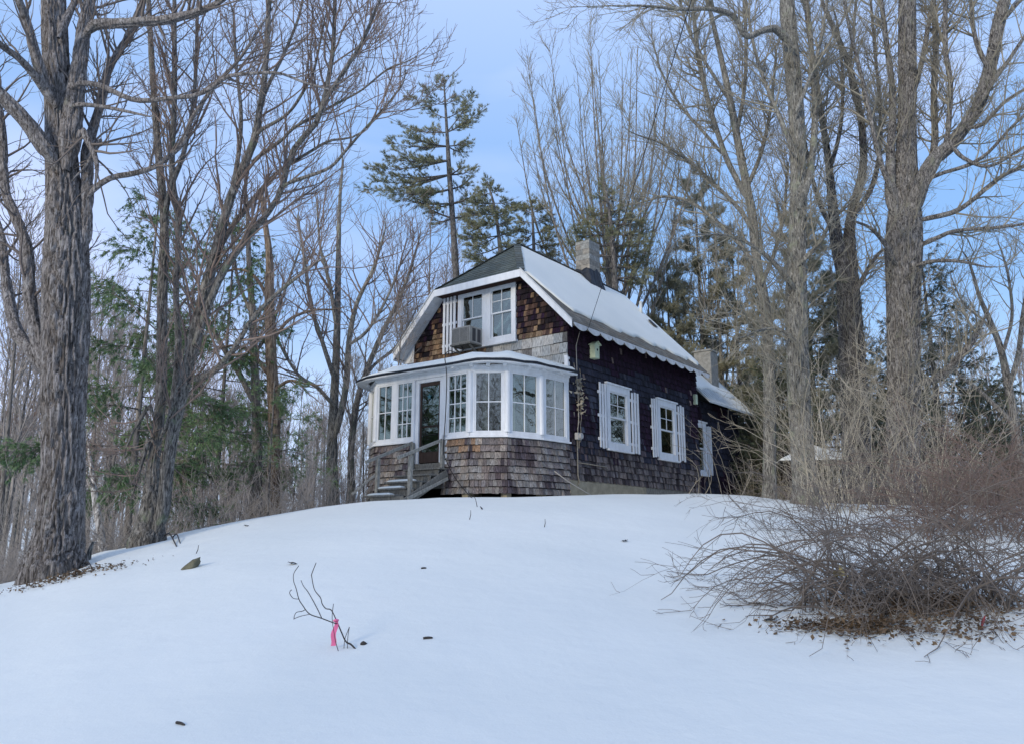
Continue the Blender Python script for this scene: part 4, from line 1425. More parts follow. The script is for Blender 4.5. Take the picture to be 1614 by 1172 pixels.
# ---- B: the leaning clump
traced_tree('maple_clump', 'mossy-footed maple clump of leaning stems left of the house', [
    ([(232, 856, 58), (237, 825, 46), (241, 735, 20), (251, 656, 17), (255, 578, 17), (256, 460, 16), (259, 353, 14), (251, 255, 12), (243, 157, 10), (236, 39, 8), (234, -5, 7)], 1.0, 0),
    ([(238, 850, 44), (255, 813, 26), (267, 715, 19), (283, 637, 18), (294, 590, 21), (304, 545, 20), (318, 480, 18), (341, 395, 16), (364, 310, 14), (387, 256, 13), (402, 217, 12), (410, 166, 10), (418, 115, 9), (425, -4, 7)], -1.0, -.1),
    ([(300, 575, 14), (312, 530, 12), (346, 440, 11), (387, 379, 10), (428, 328, 9), (445, 295, 9), (459, 243, 9), (484, 210, 9), (500, 192, 9), (512, 153, 8), (525, 77, 7), (528, -4, 6)], -1.8, -.5),
    ([(500, 192, 7), (510, 166, 6), (535, 123, 6), (569, 69, 5), (594, 10, 4)], -.6, -2.2),
    ([(262, 700, 12), (275, 625, 12), (281, 538, 10), (277, 460, 9), (282, 353, 10), (271, 275, 9), (275, 157, 8), (275, 59, 7), (275, -4, 6)], .8, 0),
    ([(402, 217, 7), (412, 205, 6), (453, 180, 5), (479, 143, 5), (495, 110, 4), (510, 40, 3)], -1, -1.0),
    ([(396, 255, 7), (443, 222, 5), (466, 200, 5), (530, 164, 4), (569, 143, 3), (610, 110, 3), (640, 98, 2)], -1.5, -1.0),
    ([(446, 295, 6), (459, 287, 6), (517, 266, 5), (543, 240, 5), (569, 210, 4), (607, 169, 4), (630, 140, 3)], -1.4, -1.8),
    ([(318, 480, 12), (330, 440, 11), (352, 380, 9), (395, 320, 8), (440, 270, 6), (480, 245, 5), (520, 222, 4), (560, 215, 3), (600, 180, 3)], 1.0, -.4),
    ([(297, 600, 10), (330, 590, 10), (352, 570, 9), (372, 545, 8), (400, 500, 7), (440, 460, 6), (490, 420, 5)], -2, -.3),
    ([(259, 350, 9), (268, 300, 8), (290, 240, 7), (306, 150, 6), (310, 60, 5), (312, -4, 4)], .5, .3),
    ([(410, 166, 7), (425, 130, 6), (450, 80, 5), (470, 30, 4), (478, -4, 4)], .8, -.9),
    ([(360, 330, 8), (375, 250, 7), (380, 180, 6), (372, 100, 5), (368, 20, 4)], 1.5, -.5),
    ([(245, 700, 9), (236, 690, 9), (231, 700, 8)], 0, 0), ([(243, 655, 8), (235, 640, 8), (230, 645, 7)], 0, -.1),
    ([(252, 690, 8), (262, 672, 8), (268, 655, 6)], -.2, -.1),
    ([(512, 153, 5), (545, 110, 4), (575, 60, 4), (600, -2, 3)], .5, -2),
    ], 16.0, M['barkB'], M['twigR'], (3.7, 4.1, 3.6), (1.9, .8, .36), k_trunk=40, rough=.08, up=.6, seed=20, shoots=22, shoot_len=1.2)

# ---- trees between the clump and the house
traced_tree('maple_tree', 'slender bare maple with double stem close to the left of the porch', [
    ([(524, 800, 22), (523, 730, 18), (525, 661, 15), (530, 558, 12), (533, 430, 9), (535, 328, 6), (540, 260, 4)], .5, 0),
    ([(528, 690, 11), (545, 610, 10), (550, 540, 9), (562, 480, 7), (590, 420, 5), (605, 370, 3)], -1, 0),
    ([(556, 800, 12), (553, 720, 11), (560, 650, 10), (572, 600, 9), (600, 530, 8), (625, 480, 6), (645, 430, 5), (660, 380, 3)], 1, .5),
    ([(528, 600, 8), (510, 545, 7), (490, 480, 6), (480, 410, 5), (470, 350, 3)], 1.5, 0),
    ([(531, 520, 7), (520, 450, 6), (505, 390, 4), (500, 330, 3)], -1.0, .2),
    ([(572, 600, 6), (590, 575, 5), (625, 545, 4), (650, 500, 3)], 1.0, .8),
    ([(549, 545, 6), (580, 520, 5), (610, 470, 4), (630, 420, 3)], .8, -.8),
    ([(527, 640, 7), (500, 610, 6), (470, 590, 5), (440, 540, 4), (420, 480, 3)], -1, 0),
    ], 27, M['barkC'], M['twigR'], (3.4, 2.9, 2.5), (2.4, 1.0, .45), rmin=.005, seed=40, k_trunk=24)
traced_tree('pine_tree', 'pine trunk with orange glow coloured into its bark, standing between the clump and the porch', [
    ([(430, 815, 26), (431, 740, 22), (432, 650, 20), (427, 560, 17), (425, 470, 15), (424, 400, 11), (415, 330, 7)], 0, 0),
    ([(430, 600, 7), (400, 560, 6), (370, 545, 4), (340, 550, 3)], -1, 0),
    ([(428, 540, 6), (455, 505, 5), (490, 490, 4), (520, 488, 3)], 1, 0),
    ([(426, 480, 6), (405, 440, 5), (380, 425, 4), (352, 428, 3)], 1, 0),
    ([(426, 620, 6), (455, 600, 5), (485, 605, 3)], -1, 0),
    ], 24, M['barkGlow'], M['twigR'], (2.1, 2.9, 2.5), (1.3, .7, .35), rmin=.005, seed=47, k_trunk=24)
traced_tree('forest_tree', 'straight grey trunk just left of the orange-tinted pine', [
    ([(404, 822, 18), (405, 700, 15), (402, 600, 13), (398, 500, 11), (392, 400, 8), (390, 320, 5)], 0, 0),
    ([(403, 640, 9), (378, 590, 9), (350, 545, 8), (325, 500, 6), (300, 470, 4)], -2, 0),
    ([(398, 500, 6), (375, 440, 5), (365, 370, 4)], 1, 0),
    ([(400, 560, 6), (425, 520, 5), (452, 450, 4), (470, 400, 3)], 1, 0),
    ], 25, M['barkE'], M['twigA'], (2.9, 2.9, 2.5), (1.8, .8, .4), rmin=.005, seed=49, k_trunk=24)

# ---- birch and small stems near the left maple
traced_tree('birch_tree', 'white birch with peeling bark leaning behind the great maple', [
    ([(163, 872, 13), (158, 838, 12), (151, 790, 11), (146, 750, 8), (141, 715, 5), (138, 690, 3)], .5, 0),
    ([(149, 775, 4), (140, 755, 3), (133, 735, 2)], .5, 0)],
    19, M['birch'], M['twigA'], (2.6, 3.0, 0.0), (1.0, .5, .3), seed=60, k_trunk=20, rough=.02)

# ---- right-hand trees
traced_tree('oak_tree', 'tall straight grey trunk rising in front of the snow-roofed shed', [
    ([(1272, 798, 50), (1269, 760, 42), (1264, 700, 39), (1258, 600, 38), (1255, 500, 38), (1256, 400, 32), (1258, 300, 28), (1256, 200, 27), (1249, 110, 27), (1240, 0, 26)], .5, 0),
    ([(1250, 75, 14), (1236, 58, 13), (1222, 46, 12), (1205, 48, 10), (1175, 57, 9), (1160, 30, 8), (1140, 18, 8), (1110, 14, 7), (1076, 15, 6), (1045, 12, 5), (1019, 10, 4)], -1.6, 0),
    ([(1258, 330, 12), (1275, 280, 11), (1284, 200, 10), (1282, 120, 8), (1276, 40, 7), (1272, -4, 6)], 1.2, 0),
    ([(1256, 250, 9), (1235, 200, 8), (1210, 140, 6), (1190, 80, 5), (1175, -2, 4)], 1.0, 0),
    ([(1256, 460, 9), (1225, 420, 8), (1190, 390, 6), (1150, 372, 4), (1110, 370, 3)], -1.6, 0),
    ([(1257, 420, 8), (1290, 385, 7), (1310, 350, 5), (1330, 330, 4)], -1.6, 0),
    ([(1256, 540, 7), (1230, 520, 6), (1200, 520, 4), (1175, 530, 3)], -1.6, 0),
    ([(1253, 180, 7), (1270, 140, 6), (1290, 80, 5), (1305, -2, 4)], -.6, 0),
    ], 20, M['barkC'], M['twigC'], (4.6, 4.9, 4.3), (1.7, .8, .36), seed=70, rough=.06, k_trunk=44, shoots=130, shoot_len=1.7)
traced_tree('maple_tree', 'slim many-branched grey maple just right of the rear wing', [
    ([(1213, 792, 24), (1213, 700, 20), (1213, 605, 19), (1206, 485, 17), (1194, 420, 15), (1186, 342, 14), (1179, 304, 13), (1164, 228, 12), (1152, 164, 11), (1133, 76, 8), (1114, -4, 6)], .8, 0),
    ([(1182, 320, 10), (1165, 290, 9), (1145, 250, 9), (1128, 200, 8), (1114, 152, 8), (1099, 76, 7), (1091, -4, 5)], 1.5, .3),
    ([(1190, 370, 8), (1165, 330, 7), (1125, 290, 6), (1080, 250, 5), (1040, 225, 4), (1010, 215, 3)], -1.0, .2),
    ([(1196, 430, 8), (1170, 390, 7), (1130, 350, 6), (1090, 320, 5), (1050, 310, 4), (1015, 318, 3)], 1.0, .2),
    ([(1160, 215, 7), (1172, 150, 6), (1176, 80, 5), (1172, -2, 4)], 1.0, .5),
    ([(1150, 160, 6), (1125, 120, 5), (1090, 60, 4), (1070, -2, 3)], -1, .7),
    ([(1176, 300, 7), (1200, 240, 6), (1215, 170, 5), (1222, 100, 4)], 1, .4),
    ([(1140, 245, 6), (1110, 210, 5), (1075, 170, 4), (1045, 120, 3), (1030, 70, 2)], .8, 1.0),
    ([(1200, 450, 7), (1220, 400, 6), (1235, 340, 5), (1240, 280, 4)], 1.0, 0),
    ], 22, M['barkC'], M['twigC'], (5.3, 4.9, 4.3), (1.9, .85, .38), seed=90, k_trunk=26, up=.4, shoots=110, shoot_len=1.9)
traced_tree('maple_tree', 'dark forked maple standing between the two biggest right-hand trunks', [
    ([(1352, 785, 50), (1350, 700, 46), (1346, 590, 45), (1340, 500, 40), (1336, 434, 36), (1338, 380, 22), (1342, 340, 16), (1352, 300, 14), (1361, 266, 12), (1358, 200, 11), (1354, 171, 10), (1335, 95, 9), (1300, 14, 7)], .5, 0),
    ([(1338, 470, 26), (1325, 410, 24), (1317, 370, 20), (1312, 320, 15), (1305, 250, 11), (1290, 150, 9), (1275, 50, 7), (1268, -4, 5)], .9, -.1),
    ([(1318, 370, 8), (1296, 330, 8), (1280, 280, 6), (1268, 220, 5)], -1, -.1),
    ([(1342, 345, 9), (1372, 300, 8), (1385, 250, 7), (1388, 180, 6), (1380, 90, 5), (1372, -2, 4)], .8, .1),
    ([(1354, 180, 7), (1340, 120, 6), (1345, 50, 5), (1350, -4, 4)], .8, .3),
    ([(1308, 270, 7), (1325, 200, 6), (1328, 120, 5), (1320, 40, 4)], -.8, .3),
    ([(1338, 480, 8), (1365, 430, 7), (1385, 400, 5), (1400, 390, 3)], .5, -.2),
    ], 23, M['barkD'], M['twigC'], (4.9, 4.9, 4.3), (1.8, .8, .36), seed=110, rough=.09, k_trunk=44, shoots=130, shoot_len=1.6)
traced_tree('maple_tree', 'biggest right-hand maple with a dark cleft trunk and many rising limbs', [
    ([(1420, 800, 66), (1421, 740, 58), (1423, 650, 54), (1424, 540, 55), (1424, 450, 58), (1424, 380, 62), (1426, 320, 52), (1428, 250, 36), (1430, 170, 30), (1430, 76, 30), (1430, -4, 28)], .4, 0),
    ([(1432, 350, 36), (1450, 295, 28), (1470, 255, 24), (1495, 232, 24), (1517, 205, 22), (1535, 180, 21), (1548, 150, 20), (1563, 95, 21), (1574, 38, 19), (1586, -6, 17)], -.8, -.1),
    ([(1414, 350, 26), (1404, 300, 18), (1404, 240, 14), (1407, 152, 10), (1396, 57, 8), (1388, -4, 7)], .8, -.05),
    ([(1440, 330, 18), (1462, 270, 13), (1473, 228, 11), (1472, 152, 10), (1475, 76, 9), (1471, -4, 8)], 1.0, .1),
    ([(1455, 300, 12), (1485, 240, 9), (1494, 209, 8), (1498, 133, 8), (1490, 76, 8), (1490, -4, 7)], .2, -.3),
    ([(1442, 352, 10), (1456, 346, 8), (1502, 335, 8), (1530, 318, 7), (1551, 300, 7), (1580, 278, 6), (1614, 262, 6), (1670, 240, 4)], -1.4, 0),
    ([(1445, 388, 9), (1456, 384, 8), (1480, 374, 7), (1502, 365, 6), (1540, 361, 5), (1570, 359, 5), (1614, 353, 4), (1660, 340, 3)], -1.0, -.1),
    ([(1460, 285, 8), (1483, 274, 6), (1510, 266, 6), (1532, 258, 6), (1555, 243, 5), (1570, 228, 5), (1590, 205, 4), (1614, 182, 4), (1660, 140, 3)], -1.6, -.3),
    ([(1410, 310, 9), (1390, 262, 8), (1375, 200, 7), (1358, 120, 6), (1340, 50, 5), (1330, -2, 4)], -1.2, -.1),
    ([(1432, 170, 9), (1450, 110, 8), (1462, 50, 7), (1470, -4, 5)], .8, .2),
    ([(1540, 172, 8), (1565, 130, 7), (1590, 95, 6), (1620, 50, 5)], -.8, -.7),
    ([(1520, 203, 7), (1550, 195, 6), (1585, 160, 5), (1625, 135, 4)], -.6, -.6),
    ([(1558, 110, 8), (1540, 70, 7), (1532, 30, 6), (1530, -4, 5)], .8, -.8),
    ([(1575, 40, 7), (1600, 10, 6), (1620, -10, 5)], -.5, -.9),
    ([(1414, 420, 8), (1395, 385, 7), (1372, 360, 5), (1350, 350, 4)], -1.0, -.2),
    ([(1500, 230, 8), (1520, 250, 6), (1560, 262, 5), (1614, 232, 4)], -1.0, -.5),
    ([(1440, 420, 8), (1470, 412, 6), (1510, 412, 5), (1550, 420, 3)], -1.4, -.2),
    ([(1432, 600, 10), (1465, 600, 11), (1492, 584, 12), (1510, 566, 11), (1527, 546, 10)], -.5, 0),
    ], 20.5, M['barkH'], M['twigC'], (4.5, 4.9, 4.2), (1.7, .8, .36), seed=130, rough=.09, k_trunk=56, shoots=120, shoot_len=1.6)
traced_tree('maple_tree', 'smooth bare tree forking low at the far right edge', [
    ([(1612, 760, 22), (1604, 700, 17), (1591, 618, 13), (1578, 553, 10), (1560, 505, 8), (1544, 468, 6), (1530, 420, 4)], .5, 0),
    ([(1600, 670, 9), (1570, 640, 8), (1540, 612, 6), (1510, 590, 4), (1490, 560, 3)], 1, 0),
    ([(1590, 610, 9), (1605, 560, 8), (1612, 500, 7), (1625, 420, 5)], -1, 0),
    ([(1580, 560, 6), (1595, 500, 5), (1590, 440, 4), (1580, 400, 3)], 1, 0),
    ([(1570, 530, 5), (1550, 505, 4), (1520, 480, 3), (1500, 440, 2)], 1, 0),
    ], 27, M['barkB'], M['twigC'], (3.4, 3.1, 2.5), (1.8, .8, .4), seed=150, k_trunk=22, rmin=.005)


# ---- vase-shaped bare trees behind the house
def vase_tree(name, label, base, H, spread, nlimb, bark, twig, r0=.14, seed=0, cat='tree', group=None, lean=(0, 0), fork=.12, dens=(1.4, 1.8, 1.4), rmin=.006, lens=(2.0, 1.0, .5)):
    base = np.array(base, float)
    paths = []
    zt = base[2] + H
    trunk = [(base[0], base[1], base[2] - .3, r0 * 1.2), (base[0] + lean[0] * .1, base[1], base[2] + H * .2, r0), (base[0] + lean[0] * .5, base[1], base[2] + H * .6, r0 * .5), (base[0] + lean[0], base[1] + lean[1], zt, .012)]
    paths.append(resample(trunk, 24))
    for i in range(nlimb):
        t = fork + (.62 - fork) * (i + .3 * rng.random()) / nlimb
        k = int(t * 23); s = paths[0][k]
        az = i * 2.4 + rng.random() * .7
        sp = spread * (1 - .45 * t) * (.7 + .5 * rng.random())
        hh = (zt - s[2]) * (.72 + .25 * rng.random())
        pts = []
        for f in (0, .25, .6, 1.0):
            o = sp * (1 - (1 - f) ** 1.7)
            pts.append((s[0] + math.cos(az) * o, s[1] + math.sin(az) * o, s[2] + hh * f ** 1.12, max(.01, s[3] * .55 * (1 - .85 * f))))
        paths.append(resample(pts, 24))
    tr = Tubes()
    for p in paths: tr.add(p[None, :, :3], p[None, :, 3], 8)
    root = tree_root(name, label, cat, base, group)
    child_local(tr.build('trunk', bark), root)
    tw = Tubes(); P, R = limbs_arrays(paths)
    twig_layers(tw, P, R, dens[0], lens[0], dens[1], lens[1], dens[2], lens[2], .45, .62, .6, .020, rmin, .08, .18)
    child_local(tw.build('crown', twig), root)
    return root


def base_at(px, Y):
    r = ray(px, HOR); x = r[0] / r[1] * Y
    return np.array([x, Y, gz(x, Y)])


def top_h(b, px, py):
    """height of a tree standing at b whose top is at photo row py"""
    return at(px, py, b[1])[2] - b[2]


b = base_at(985, 38); vase_tree('aspen_tree', 'tall bare fan-shaped tree rising behind the chimney', b, top_h(b, 930, 85), 4.9, 30, M['barkE'], M['twigC'], .18, lean=(-1.0, .5), fork=.3, dens=(2.4, 2.6, 2.0), lens=(1.7, .9, .45))
b = base_at(668, 44); vase_tree('aspen_tree', 'thin upright bare tree just left of the clipped gable', b, top_h(b, 650, 322), 2.4, 9, M['barkE'], M['twigR'], .13, dens=(2.2, 2.2, 1.6))
b = base_at(1085, 40); vase_tree('aspen_tree', 'bare upright tree behind the rear chimney', b, top_h(b, 1085, 330), 2.6, 9, M['barkE'], M['twigC'], .14, dens=(2.2, 2.2, 1.6))
b = base_at(1152, 40); vase_tree('aspen_tree', 'bare tree behind the metal-roofed wing', b, top_h(b, 1150, 250), 2.4, 9, M['barkC'], M['twigC'], .14)


# ---- conifers
def conifer(name, label, base, H, branches, needle, bark, r0, twig_per=9, tuft=7, nl=.13, nw=.012, droop=.0, spread=.7, lean=(0, 0), cat='pine tree', group=None, twl=.55, seedfn=None, per=4, up=.25):
    """branches: list of (height fraction, azimuth, length, rise)"""
    base = np.array(base, float)
    tp = resample([(base[0], base[1], base[2] - .3, r0 * 1.15), (base[0] + lean[0] * .3, base[1] + lean[1] * .3, base[2] + H * .33, r0 * .8),
                   (base[0] + lean[0] * .7, base[1] + lean[1] * .7, base[2] + H * .7, r0 * .45), (base[0] + lean[0], base[1] + lean[1], base[2] + H, .02)], 30)
    tr = Tubes(); tr.add(tp[None, :, :3], tp[None, :, 3], 10)
    B = []
    for (hf, az, L, rise) in branches:
        k = min(28.99, hf * 29); i = int(k); s = tp[i] * (1 - (k - i)) + tp[i + 1] * (k - i)
        pts = []
        for f in (0, .35, .7, 1.0):
            pts.append((s[0] + math.cos(az) * L * f, s[1] + math.sin(az) * L * f, s[2] + L * (rise * f + up * f * f * .8), max(.008, s[3] * .4 * (1 - .8 * f))))
        B.append(resample(pts, 10))
    P, R = limbs_arrays(B)
    tr.add(P, R, 5)
    P1, R1 = spawn(P, R, len(B) * twig_per, .25, 1.0, .85, twl, 5, up * 1.3 - droop, .12, .5, .02, .004, .5, .3)
    tr2 = Tubes(); tr2.add(P1, R1, 3)
    root = tree_root(name, label, cat, base, group)
    child_local(tr.build('trunk', bark), root)
    child_local(tr2.build('branchlet', M['twigA']), root)
    A, Dv = pts_along(P1, per, .2)
    A2, D2 = pts_along(P, per, .45)
    A = np.concatenate([A, A2]); Dv = np.concatenate([Dv, D2])
    V, F = leaves(A, Dv, tuft, nl, nw, spread, droop)
    child_local(raw_mesh('crown', V, [F], needle, smooth=False), root)
    return root


def sag(hf_l, n, L0, L1, r0, r1, h0, h1, jit=.3):
    out = []
    for i in range(n):
        t = (i + .5 * rng.random()) / n
        h = h0 + (h1 - h0) * t
        out.append((h, i * 2.399 + rng.random() * jit, (L0 + (L1 - L0) * t) * (.7 + .5 * rng.random()), r0 + (r1 - r0) * t))
    return out


# the tall white pine above the roof; its branches as the photograph shows them (tips traced)
def traced_pine(name, label, px_base, Y, trunk, tips, needle, tuft=10, twig_per=40, nl=.13, nw=.016, twl=.62):
    t = limb_world(trunk, Y, 0, 30)
    b = base_at(px_base, Y)
    t = resample(np.vstack([[[b[0], b[1], b[2] - .3, t[0, 3] * 1.4]], t]), 30)
    tr = Tubes(); tr.add(t[None, :, :3], t[None, :, 3], 10)
    B = []
    for (sy, tx, ty, dyy) in tips:
        zs = [at(tx, sy, Y)[2]]
        k = int(np.argmin(np.abs(t[:, 2] - zs[0]))); s = t[k]
        e = at(tx, ty, Y + dyy)
        m1 = s[:3] * .6 + e * .4; m1[2] -= .10 * np.linalg.norm(e - s[:3]) * .6
        m2 = s[:3] * .25 + e * .75; m2[2] -= .06 * np.linalg.norm(e - s[:3])
        B.append(resample([(*s[:3], max(.02, s[3] * .4)), (*m1, max(.015, s[3] * .3)), (*m2, .014), (*e, .006)], 10))
    P, R = limbs_arrays(B); tr.add(P, R, 5)
    P1, R1 = spawn(P, R, len(B) * twig_per, .22, 1.0, .8, twl, 5, .12, .12, .5, .018, .005, .5, .25)
    P1[:, :, 2] -= (P1[:, :, 2] - P1[:, :1, 2]) * .45
    tr2 = Tubes(); tr2.add(P1, R1, 3)
    root = tree_root(name, label, 'pine tree', b)
    child_local(tr.build('trunk', M['barkD']), root); child_local(tr2.build('branchlet', M['twigA']), root)
    A, Dv = pts_along(P1, 4, .35)
    V, F = leaves(A, Dv, tuft, nl, nw, .7, -.5)
    child_local(raw_mesh('crown', V, [F], needle, smooth=False), root)
    return root


PINE_TIPS = [(140, 683, 124, .5), (145, 716, 122, -.5), (150, 700, 118, 0), (170, 645, 152, .6), (175, 668, 140, -.8), (180, 672, 165, 1.2), (200, 745, 148, -.6), (212, 762, 170, .5), (218, 738, 188, -1),
             (170, 722, 150, .8), (185, 735, 165, 1.0), (228, 737, 222, .6), (215, 633, 198, .5), (222, 640, 212, -1.2), (232, 655, 215, 1.2), (240, 612, 222, -.4), (248, 620, 236, 1.0), (258, 605, 245, -1), (262, 580, 262, .3),
             (268, 600, 270, 1.4), (278, 590, 284, -1.2), (285, 572, 298, .6), (292, 610, 300, -1.6), (270, 728, 262, -.8), (285, 745, 268, .6), (296, 735, 285, 1.2), (305, 640, 300, 1.2),
             (310, 620, 310, -.6), (318, 750, 305, -.5), (322, 735, 312, 1.0), (330, 680, 325, -1), (335, 665, 318, .8), (345, 745, 335, .8), (350, 685, 348, 1.0), (240, 730, 240, 1.), (205, 678, 200, 1.), (255, 660, 252, -1.5), (300, 660, 300, -1.8)]
traced_pine('white_pine', 'tallest white pine, one-sided crown standing clear above the roof', 722, 36,
            [(722, 640, 14), (721, 500, 12), (718, 420, 11), (713, 340, 9), (708, 270, 8), (704, 200, 5), (701, 150, 3), (699, 122, 2)], PINE_TIPS, M['pine'])
T2 = [(300, 768, 287, .3), (305, 785, 300, -.4), (312, 757, 305, .7), (318, 800, 318, .3), (325, 748, 318, -.6), (332, 815, 320, .5), (340, 740, 335, .3), (345, 790, 338, -.9), (352, 735, 352, .6), (358, 800, 345, .8), (365, 735, 372, -.6),
      (372, 800, 365, .5), (378, 745, 388, .7), (385, 738, 402, -.7), (390, 800, 385, -.9), (398, 750, 412, .8), (405, 790, 402, .6), (330, 770, 322, .8), (360, 765, 350, -1)]
traced_pine('white_pine', 'short white pine peeking over the clipped gable', 790, 34, [(792, 560, 9), (790, 430, 8), (786, 370, 6), (778, 320, 4), (768, 288, 2)], T2, M['pine'], twl=.6)
T3 = [(330, 838, 318, .3), (338, 825, 328, .5), (342, 855, 325, -.5), (350, 818, 345, .5), (352, 862, 340, .6), (362, 815, 362, -.6), (366, 868, 358, .5), (374, 820, 380, .8), (378, 870, 372, -.7), (386, 812, 394, .4), (392, 872, 388, .6), (398, 822, 408, -.8), (405, 868, 402, .7)]
traced_pine('white_pine', 'small round-topped pine behind the middle of the ridge', 840, 38, [(845, 560, 8), (843, 450, 7), (841, 380, 5), (838, 320, 2)], T3, M['pine'], twl=.6)
T4 = [(300, 950, 284, .3), (310, 968, 300, .5), (318, 940, 310, -.6), (328, 985, 322, .6), (335, 930, 335, .4), (345, 1000, 335, -.6), (352, 920, 352, .6), (360, 1012, 350, .5), (368, 905, 365, -.7), (374, 1020, 365, .6), (385, 900, 380, .8), (390, 1022, 380, -.8), (400, 910, 395, .5), (405, 1018, 398, .6),
      (418, 930, 420, -.6), (420, 1010, 415, .9), (432, 1015, 430, -.6), (440, 1005, 445, .6), (425, 990, 418, 1.2), (345, 960, 335, 1.2), (375, 965, 365, -1.4), (395, 975, 388, 1.4)]
traced_pine('white_pine', 'bushy pine crossing the bare fan-shaped tree behind the chimney', 968, 35, [(972, 600, 13), (970, 470, 11), (966, 390, 8), (960, 330, 5), (952, 285, 2)], T4, M['pine'], twl=.7)
b = base_at(865, 40); conifer('white_pine', 'low pine half hidden behind the ridge left of the chimney', b, top_h(b, 870, 385), sag(0, 22, 2.2, .7, .05, .3, .45, .98), M['drypine'], M['barkD'], .14, 16, 8, .16, .017, cat='pine tree')

# drier, greyer pines right of the roof
for (px, Y, tx, ty, L0, lab) in ((1122, 41, 1122, 268, 3.4, 'grey-green pine whose ragged crown overhangs the rear chimney'), (1068, 39, 1062, 420, 2.2, 'small pine tucked behind the vent pipe'),
                                 (1180, 42, 1176, 360, 2.6, 'thin dull pine right behind the rear wing'), (1300, 34, 1296, 330, 2.8, 'dull pine filling the gap behind the shed')):
    b = base_at(px, Y)
    conifer('white_pine', lab, b, top_h(b, tx, ty), sag(0, 50, L0 * 1.15, .6, -.05, .25, .22, .98), M['drypine'], M['barkD'], .15, 40, 12, .17, .018, spread=.7, per=5, droop=-.25)
# dark spruces at the right
for (px, Y, ty, L0, lab) in ((1500, 30, 385, 3.6, 'dark layered spruce right of the biggest maple'), (1345, 33, 420, 3.2, 'dark spruce behind the forked maple'), (1240, 34, 560, 2.6, 'low dark spruce behind the shed'),
                             (1585, 36, 590, 2.6, 'low dark spruce at the far right'), (1440, 34, 560, 2.8, 'dark spruce standing behind the biggest maple'), (1195, 38, 600, 2.2, 'low dark spruce just beyond the rear wing')):
    b = base_at(px, Y)
    conifer('spruce_tree', lab, b, top_h(b, px, ty), sag(0, 62, L0, .35, -.12, .05, .06, .98), M['spruce'], M['barkD'], .15, 30, 9, .14, .022, .25, .55, cat='spruce tree', twl=.8, up=.05)
# hemlocks behind the left trees
for (px, Y, ty, L0, h0, lab) in ((200, 20.5, 300, 3.0, .22, 'feathery green hemlock behind the leaning clump'), (335, 25, 330, 2.9, .30, 'feathery green hemlock right of the leaning clump'),
                                 ):
    b = base_at(px, Y)
    conifer('hemlock_tree', lab, b, top_h(b, px, ty), sag(0, 26, L0, .5, -.05, .15, h0, .98), M['hemlock'], M['barkE'], .09, 44, 9, .12, .022, .35, .6, cat='hemlock tree', twl=.9, up=-.12)
# two low boughs in front of the wood
b = base_at(418, 22)
conifer('hemlock_tree', 'young bright green hemlock below the orange-tinted pine', b, top_h(b, 418, 600), sag(0, 14, 1.6, .6, .0, .2, .5, .98), M['hemlock'], M['barkE'], .06, 13, 7, .13, .016, .1, .8, cat='hemlock tree', twl=.6, up=-.1)


# ---- the bare woods on the left: individuals from a few kinds, far mass behind
def sapling_proto(name, H, r0, n1, twig, bark, seedv, forkp=.3, ang=.5):
    root = empty(name, (0, 0, -50))
    lean = rng.normal(size=2) * .05 * H
    r0 *= .72
    tp = resample([(0, 0, -.3, r0 * 1.15), (lean[0] * .2, lean[1] * .2, H * .3, r0 * .85), (lean[0] * .6, lean[1] * .6, H * .65, r0 * .5), (lean[0], lean[1], H, .012)], 24)
    tr = Tubes(); tr.add(tp[None, :, :3], tp[None, :, 3], 7)
    o = tr.build('trunk', bark, root)
    tw = Tubes()
    P, R = tp[None, :, :3], tp[None, :, 3]
    P1, R1 = spawn(P, R, n1, forkp, .98, ang, H * .30, 9, .5, .08, .5, .05, .008, .5, .5); tw.add(P1, R1, 5)
    P2, R2 = spawn(P1, R1, n1 * 7, .15, 1, .65, H * .10, 6, .35, .1, .55, .02, .007, .5); tw.add(P2, R2, 3)
    P3, R3 = spawn(P2, R2, n1 * 20, .15, 1, .6, H * .04, 4, .2, .1, .6, .012, .006, .5); tw.add(P3, R3, 3)
    tw.build('crown', twig, root)
    return root


def copy_tree(src, loc, rz, sc, label=None, group=None, cat=None):
    r = src.copy(); COL.objects.link(r)
    r.location = loc; r.rotation_euler = (0, 0, rz); r.scale = (sc, sc, sc)
    for ch_ in list(src.children):
        c = ch_.copy(); COL.objects.link(c); c.parent = r
    tag(r, label, cat, group)
    return r


protos = [sapling_proto('forest_tree', 11, .12, 22, M['twigF'], M['barkE'], 1, .35, .5), sapling_proto('forest_tree', 9, .085, 18, M['twigF'], M['barkE'], 2, .25, .6),
          sapling_proto('forest_tree', 13, .15, 26, M['twigF'], M['barkB'], 3, .4, .5), sapling_proto('forest_tree', 7, .05, 16, M['twigF'], M['barkE'], 4, .15, .6),
          sapling_proto('forest_tree', 10, .07, 14, M['twigR'], M['barkE'], 5, .3, .45)]
prs = [0] * 5
LW, GW_ = 'bare grey-brown forest tree in the wood below the lawn, left of the house', 'bare forest trees left of the house'
LR, GR_ = 'bare grey forest tree among the conifers behind the right-hand trunks', 'bare forest trees right of the house'


def place(px, Y, hmax_row, label, group, jitter=0):
    i = int(rng.integers(0, 5)); src = protos[i]
    b = base_at(px, Y)
    h = [11, 9, 13, 7, 10][i]
    sc = float(np.clip(top_h(b, px, hmax_row) / h, .45, 1.5)) * (.85 + .3 * rng.random())
    if prs[i] == 0:
        src.location = b; src.rotation_euler = (0, 0, rng.random() * 6.28); src.scale = (sc,) * 3
        tag(src, label, 'tree', group); prs[i] = 1
    else: copy_tree(src, b, rng.random() * 6.28, sc, label, group, 'tree')


